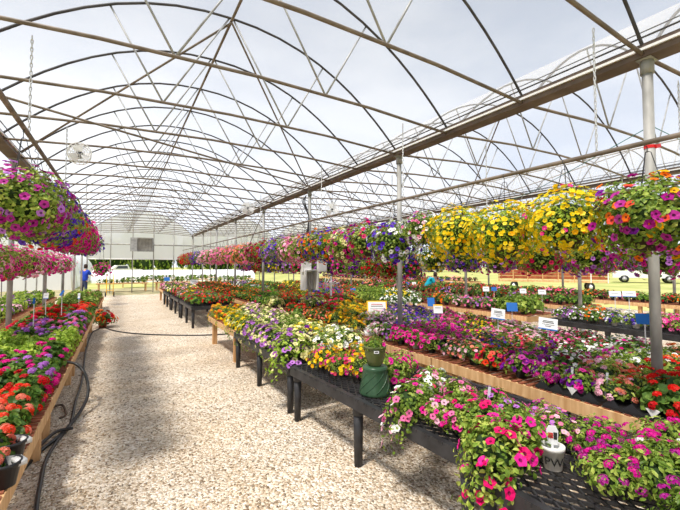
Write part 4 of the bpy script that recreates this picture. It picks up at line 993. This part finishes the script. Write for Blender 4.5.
# red ribbon on the big post; teal strings
q = MB(); q.box((.04, -.05, 2.86), (.10, .012, .035), 'redink', Matrix.Rotation(-.25, 3, 'Y')); q.lathe([(.046, 2.84), (.046, 2.87)], 'redink', seg=12)
M['ribbon'] = principled('red_ribbon', lin(215, 25, 30), .6); q.mats = ['ribbon']; q.m = [0]*len(q.f)
o = q.build('red_ribbon', None, loc=(XG, Y0, 0)); tag(o, 'red plastic ribbon tied round the big right post', 'ribbon')
M['teal'] = principled('teal_twine', lin(70, 140, 130), .7)
q = MB(); q.tube([(XG, Y0, 3.05), (4.8, 3.0, 2.75), (5.4, 4.6, 2.62), (7.4, 8.8, 2.6)], .004, 'teal', 5); q.tube([(XG, Y0, 3.07), (5.6, 1.6, 3.1), (8.1, 1.8, 3.15)], .004, 'teal', 5); o = q.build('teal_twine'); tag(o, 'thin teal twine stretched from the big right post', 'twine')

# ------------------------------------------------------------------ people
def skin_body(name, joints, edges, radii, mat, parent, sub=2):
    me = bpy.data.meshes.new(name); me.from_pydata(joints, edges, []); me.materials.append(M[mat] if isinstance(mat, str) else mat)
    o = bpy.data.objects.new(name, me); C.objects.link(o); o.parent = parent
    sk = o.modifiers.new('skin', 'SKIN'); sk.use_smooth_shade = True
    for v, r in zip(me.skin_vertices[0].data, radii): v.radius = (r, r) if not hasattr(r, '__len__') else r
    me.skin_vertices[0].data[0].use_root = True
    ss = o.modifiers.new('sub', 'SUBSURF'); ss.levels = sub; ss.render_levels = sub; return o
M['skin'] = principled('skin', lin(206, 150, 120), .6); M['hair'] = principled('dark_hair', lin(52, 34, 26), .6); M['tealshirt'] = principled('teal_cotton', lin(0, 160, 180), .8); M['denim'] = principled('denim', lin(50, 60, 90), .85); M['bluecloth'] = principled('blue_cotton', lin(20, 60, 170), .8)
def person(loc, rz, lean, label, shirt, trousers):
    r = empty('person', loc, rz); tag(r, label, 'person')
    s, c = math.sin(lean), math.cos(lean); hip = Vector((0, 0, .92))
    def up(h, f=0, x=0): return hip+Vector((x, -h*s-f*c, h*c-f*s))
    J = [hip, up(.22), up(.44), up(.56), up(.62, .02), (-.10, 0, .86), (-.11, .0, .48), (-.11, .02, .08), (-.11, -.14, .03), (.10, 0, .86), (.12, -.03, .48), (.12, .03, .08), (.12, -.12, .03),
         up(.46, 0, -.18), up(.30, .18, -.22), up(.28, .42, -.16), up(.46, 0, .18), up(.28, .2, .22), up(.24, .44, .14)]
    E = [(0, 1), (1, 2), (2, 3), (3, 4), (0, 5), (5, 6), (6, 7), (7, 8), (0, 9), (9, 10), (10, 11), (11, 12), (2, 13), (13, 14), (14, 15), (2, 16), (16, 17), (17, 18)]
    Rr = [(.15, .11), (.13, .10), (.15, .10), .055, .05, .085, .06, .04, .035, .085, .06, .04, .035, .055, .042, .03, .055, .042, .03]
    skin_body('body', [tuple(j) for j in J], E, Rr, 'skin', r)
    skin_body('shirt', [(0, 0, .84)]+[tuple(J[i]) for i in (0, 1, 2, 13, 14, 16, 17)], [(0, 1), (1, 2), (2, 3), (3, 4), (4, 5), (3, 6), (6, 7)], [(.19, .15), (.21, .16), (.20, .15), (.24, .16), .11, .075, .11, .075], shirt, r)
    skin_body('trousers', [(0, 0, .95), (0, 0, .84), (-.085, 0, .70), tuple(J[6]), tuple(J[7]), (.085, 0, .70), tuple(J[10]), tuple(J[11])], [(0, 1), (1, 2), (2, 3), (3, 4), (1, 5), (5, 6), (6, 7)], [(.17, .13), (.15, .12), .10, .08, .065, .10, .08, .065], trousers, r)
    hc = up(.76, .05); q = MB(); q.lathe([(.001, -.125), (.05, -.11), (.075, -.05), (.082, .02), (.07, .08), (.04, .112), (.001, .12)], 'skin', hc, 16)
    q.box(hc+Vector((0, -.085, -.01)), (.02, .03, .035), 'skin')
    for sx in (-1, 1): q.box(hc+Vector((sx*.03, -.078, .018)), (.018, .012, .01), 'hair'); q.box(hc+Vector((sx*.083, 0, 0)), (.015, .035, .05), 'skin')
    q.box(hc+Vector((0, -.08, -.055)), (.04, .01, .008), 'ribbon'); q.build('head', r, True)
    q = MB(); q.lathe([(.085, -.12), (.10, -.02), (.098, .05), (.08, .10), (.045, .132), (.001, .14)], 'hair', hc+Vector((0, .028, .01)), 14); q.build('hair', r, True)
    for k in (15, 18):                               # hands: palm, four fingers, thumb
        sg = -1 if k == 15 else 1; w0 = J[k]; fw = Vector((0, -c*.6, -.5)).normalized(); sd = Vector((1, 0, 0))
        js = [w0, w0+fw*.05]; ed = [(0, 1)]; rd = [.028, .03]
        for f in range(4):
            b0 = w0+fw*.085+sd*(-.028+.019*f); l = (.06, .07, .065, .05)[f]; js += [b0, b0+fw*l*.6, b0+fw*l*.9+Vector((0, 0, -.02))]; n = len(js); ed += [(1, n-3), (n-3, n-2), (n-2, n-1)]; rd += [.011, .0095, .008]
        b0 = w0+fw*.03-sd*sg*.035; js += [b0, b0+fw*.045-sd*sg*.015]; n = len(js); ed += [(1, n-2), (n-2, n-1)]; rd += [.012, .009]
        skin_body('hand', [tuple(j) for j in js], ed, rd, 'skin', r, 1)
    return r
person((12.15, 12.85, 0), math.radians(62), .62, 'person with dark hair in a teal shirt leaning over plants on the right', 'tealshirt', 'denim').scale = (.87, .87, .87)
person((-1.72, 25.6, 0), math.radians(150), .12, 'distant person in a blue shirt standing at the far left', 'bluecloth', 'denim')

# ------------------------------------------------------------------ outdoors
def tree(x, y, h, r, seed, label, group, mat='tree', nl=620):
    key = ('tree', seed % 4)
    if key not in MESH:
        rg = random.Random(seed); b = MB()
        lumps = [(Vector((rg.uniform(-.55, .55), rg.uniform(-.55, .55), rg.uniform(.25, .8))), rg.uniform(.32, .5)) for _ in range(9)]
        for c_, rr in lumps:
            for i in range(nl//6):
                n = Vector((rg.gauss(0, 1), rg.gauss(0, 1), rg.gauss(.2, 1))).normalized(); p_ = c_+n*rr*rg.uniform(.75, 1.05); F = frame((n+Vector((0, 0, .4))).normalized(), rg); s_ = rg.uniform(.07, .12)
                b.add([F @ Vector(v)*s_+p_ for v in ((0, 0, 0), (.5, .4, .1), (1, 0, -.1), (.5, -.4, .1))], [(0, 2, 1), (0, 3, 2)], mat)
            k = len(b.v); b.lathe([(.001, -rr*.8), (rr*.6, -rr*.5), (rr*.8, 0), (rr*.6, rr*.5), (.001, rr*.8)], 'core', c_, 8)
        t = MB(); t.tube([(0, 0, 0), (.02, 0, .25), (0, .02, .6)], .05, 'bark', 8, rs=[.06, .045, .03])
        MESH[key] = (b.mesh('crown'), t.mesh('trunk', True))
    o = empty('tree', (x, y, -.05), seed*1.3); o.scale = (r, r, h); tag(o, label, 'tree', group)
    link('crown', MESH[key][0], o); link('trunk', MESH[key][1], o); return o
rg = random.Random(8)
for i in range(15):
    x = -30+i*4.2; tree(x, 72+5.5*(i % 2), rg.uniform(6, 8), rg.uniform(2.9, 3.3), i, 'green tree in the wood line seen under the end wall sheeting', 'trees beyond the end wall')
for i in range(12):
    tree(-28+i*5.2, 86, rg.uniform(7, 9), 3.6, i+5, 'taller green tree in the second line of the wood beyond the yard', 'second line of trees beyond the end wall')
for i in range(20):
    a = math.radians(20+i*3.0); d = 100+8*(i % 2); tree(d*math.sin(a), d*math.cos(a), rg.uniform(4.4, 5.8), rg.uniform(4.0, 4.4), i+3, 'distant green tree at the far edge of the mown field', 'trees at the field edge')
# white tunnels and hoop house
def tunnel(x0, x1, y0, y1, h, name, label, along='x', mat='sheet'):
    root = empty(name, (0, 0, -.05)); tag(root, label, 'greenhouse'); n = 16
    q = MB()
    if along == 'y':
        xc, hw = (x0+x1)/2, (x1-x0)/2; arc = [(xc-hw*math.cos(PI*i/n), h*math.sin(PI*i/n)**.8) for i in range(n+1)]
        vs = [(a, y, z) for y in (y0, y1) for a, z in arc]; q.add(vs, [(i, i+1, n+1+i+1, n+1+i) for i in range(n)], mat); q.build('cover', root, True)
        q = MB(); q.add([(a, y0, z) for a, z in arc], [tuple(range(n+1))], mat); q.build('end_panel', root)
        for k in range(9):
            y = y0+(y1-y0)*k/8; q = MB(); q.tube([(a, y, z+.02) for a, z in arc], .05, 'white_metal', 6); q.build('hoop', root, True)
    else:
        yc, hw = (y0+y1)/2, (y1-y0)/2; arc = [(yc-hw*math.cos(PI*i/n), h*math.sin(PI*i/n)**.8) for i in range(n+1)]
        vs = [(x, a, z) for x in (x0, x1) for a, z in arc]; q.add(vs, [(i, i+1, n+1+i+1, n+1+i) for i in range(n)], mat); q.build('cover', root, True)
        for xe in (x0, x1): q = MB(); q.add([(xe, a, z) for a, z in arc], [tuple(range(n+1))], mat); q.build('end_panel', root)
        for k in range(7):
            x = x0+(x1-x0)*k/6; q = MB(); q.tube([(x, a, z+.02) for a, z in arc], .03, 'white_metal', 6); q.build('hoop', root, True)
    return root
M['tarp'] = principled('white_poly_cover', (.82, .83, .84), .5)
tunnel(-14.5, -2.9, 33, 60, 4.4, 'hoop_house', 'white arched plastic greenhouse outside at the far left', 'y', 'tarp')
tunnel(-2.4, 14, 44, 48.5, 1.25, 'low_tunnel', 'low white plastic tunnel across the yard behind the end wall', 'x', 'tarp')
def yard_table(x, y, label):
    r = empty('display_table', (x, y, 0)); tag(r, label, 'table', 'display tables outside the end wall')
    q = MB(); q.bx(-1.5, 1.5, -.45, .45, .5, .56, 'woodx'); q.build('table_top', r)
    for sx in (-1.35, 1.35):
        for sy in (-.38, .38): q = MB(); q.bx(sx-.04, sx+.04, sy-.04, sy+.04, 0, .5, 'woodx'); q.build('leg', r)
    for i in range(9):
        plant('leafy' if i % 3 else 'impatiens', ['white'] if i % 3 == 0 else [], (x-1.3+i*.32, y, .56), 2, 'small plant on the display tables outside the end wall', 'plants on the outside display tables', scale=1.1, leaf=['leafl', 'leafd', 'leaf'][i % 3])
for i, (x, y) in enumerate(((.2, 29), (3.6, 29.2), (7.2, 29), (1.6, 34), (5.2, 34), (9, 34), (3.2, 39), (7, 39))):
    yard_table(x, y, 'low wooden display table of small plants outside the end wall')
# slatted wagon, white truck, sand heap on the field
wg = empty('slatted_wagon', (26.6, 15.6, -.05), math.radians(-58)); wg.scale = (.6, .84, .84); tag(wg, 'long red-brown slatted farm wagon on the field at right', 'wagon')
M['redwood'] = noisy('red_brown_boards', lin(140, 70, 44), lin(170, 92, 62), 2, .8)
q = MB(); q.bx(-5.6, 5.6, -1.1, 1.1, .72, .86, 'wood'); q.build('deck', wg)
for yy in (-1.05, 1.05):
    q = MB()
    for k in range(3): q.bx(-5.6, 5.6, yy-.025, yy+.025, .98+k*.27, 1.17+k*.27, 'redwood')
    q.build('side_boards', wg)
    for k in range(8): xx = -5.5+k*1.57; q = MB(); q.bx(xx-.05, xx+.05, yy-.06 if yy < 0 else yy+.03, yy-.03 if yy < 0 else yy+.06, .72, 1.74, 'woodx' if k < 6 else 'white_metal'); q.build('stake', wg)
for xx in (-3.9, 3.9):
    for yy in (-.95, .95):
        q = MB(); q.tube([(xx, yy-.12, .38), (xx, yy+.12, .38)], .38, 'rubber', 18); q.tube([(xx, yy-.13, .38), (xx, yy+.13, .38)], .18, 'white_metal', 12); q.build('wheel', wg, True)
tk = empty('pickup_truck', (46, 17.2, -.05), math.radians(-64)); tag(tk, 'white truck parked on the field behind the big right post', 'truck')
q = MB(); prof = [(-2.7, .5), (-2.7, 1.05), (-2.55, 1.15), (-1.4, 1.2), (-.75, 1.75), (.7, 1.78), (.95, 1.2), (2.7, 1.15), (2.75, .5)]
q.add([(x, -.95, z) for x, z in prof]+[(x, .95, z) for x, z in prof], [tuple(range(9)), tuple(range(17, 8, -1))]+[(i, i+9, (i+1) % 9+9, (i+1) % 9) for i in range(9)], 'white_metal'); q.build('body', tk)
M['glass'] = principled('dark_glass', (.05, .06, .07), .1)
q = MB(); q.add([(-.95, -.96, 1.25), (.75, -.96, 1.25), (.62, -.96, 1.68), (-.62, -.96, 1.66)], [(0, 1, 2, 3)], 'glass'); q.build('side_window', tk)
for xx in (-1.75, 1.75):
    for yy in (-.85, .85): q = MB(); q.tube([(xx, yy-.12, .38), (xx, yy+.12, .38)], .38, 'rubber', 18); q.tube([(xx, yy-.13, .38), (xx, yy+.13, .38)], .2, 'web', 12); q.build('wheel', tk, True)
tk2 = copy_tree(tk); tk2.location = (.2, 66, -.05); tk2.rotation_euler = (0, 0, .2); tk2['label'] = 'small white vehicle beyond the low tunnel outside the end wall'
sp_ = G(468, 285, 0); q = MB(); q.lathe([(2.4, 0), (1.5, .5), (.8, .85), (.2, 1.02), (.001, 1.05)], 'sand', (0, 0, 0), 18); M['sand'] = noisy('sand', lin(190, 146, 104), lin(206, 166, 122), 2, .95)
o = q.build('sand_heap', None, True, (23.0, 21.5, -.05)); tag(o, 'tan heap of sand on the field left of the slatted wagon', 'sand heap')
# cart with yellow flowers and orange-red flag at far left outside
ct = empty('flower_cart', (-4.0, 14.8, 0)); tag(ct, 'grey cart at the far left edge carrying yellow flowers', 'cart')
q = MB(); q.bx(-.9, .5, -.5, .5, .62, .8, 'web'); q.build('box', ct)
for xx in (-.6, .3): q = MB(); q.tube([(xx, -.52, .25), (xx, -.44, .25)], .25, 'rubber', 14); q.build('wheel', ct, True)
for i in range(4): plant('marigold', ['gold'], (-3.65-.25*i, 14.6, .8), 2, 'yellow flowers riding in the cart at the far left', 'yellow flowers in the cart')
fl = empty('warning_flag', (-4.2, 20.5, 0)); tag(fl, 'small red flag on a stake outside the left posts', 'flag')
q = MB(); q.tube([(0, 0, 0), (0, 0, 1.5)], .015, 'wire', 6); q.build('pole', fl); q = MB(); q.box((.18, 0, 1.28), (.36, .01, .34), 'ribbon'); q.build('cloth', fl)
# yellow hand truck near the end
yt = empty('sack_truck', (-.45, 24.3, 0)); tag(yt, 'yellow frame of a hand truck near the end of the path', 'hand truck')
for sx in (-.16, .16): q = MB(); q.tube([(sx, 0, .1), (sx, .1, .8), (sx, .3, 1.25)], .022, 'yellow', 6); q.build('side_tube', yt, True)
for z in (.35, .7): q = MB(); q.tube([(-.16, .06, z), (.16, .06, z)], .015, 'yellow', 6); q.build('crossbar', yt)
for sx in (-.2, .2): q = MB(); q.tube([(sx-.03, .06, .13), (sx+.03, .06, .13)], .13, 'rubber', 12); q.build('wheel', yt, True)

# the many small bedding plants: the largest in view one by one, the rest as one mass
near_n = sum(1 for o in bpy.data.objects if o.name.split('.')[0] == 'bedding_plant')
LATE.sort(key=lambda a: (Vector(a[2])-Vector((0, 0, CAM_H))).length)
keep = max(0, 298-near_n); mass = MB()
for k, a in enumerate(LATE):
    if k < keep: plant(*a[:10], rz=a[10], now=True); continue
    c = prng.choice(a[1]) if a[1] else 'green'; pm_ = 'petal_'+c.replace(' ', '_')
    if pm_ not in M: M[pm_] = principled(pm_, lin(*COL[c]), .6)
    key = ('massmb', prng.randrange(3))
    if key not in MESH:
        sh = shape_of('impatiens', 'dome'); b = foliage(random.Random(key[1]+3), sh, 46, .07, .045, 'fine', 'leafd'); b.join(pot_mb('pot_black', seg=6), Matrix()); rg2 = random.Random(key[1])
        for i in range(20): b.join(BL['impatiens'][0], blossom_xf(rg2, 'impatiens', sh) @ Matrix.Scale(1.4, 4))
        MESH[key] = b
    b = MESH[key]; old = b.mats; b.mats = [pm_ if m == 'petal' else m for m in old]
    mass.join(b, Matrix.Translation(a[2]) @ Matrix.Rotation(prng.random()*6, 4, 'Z') @ Matrix.Scale(a[8], 4)); b.mats = old
if mass.v: tag(mass.build('bedding_plants'), 'the mass of small flowering bedding plants on the most distant benches', 'plants', kind='stuff')
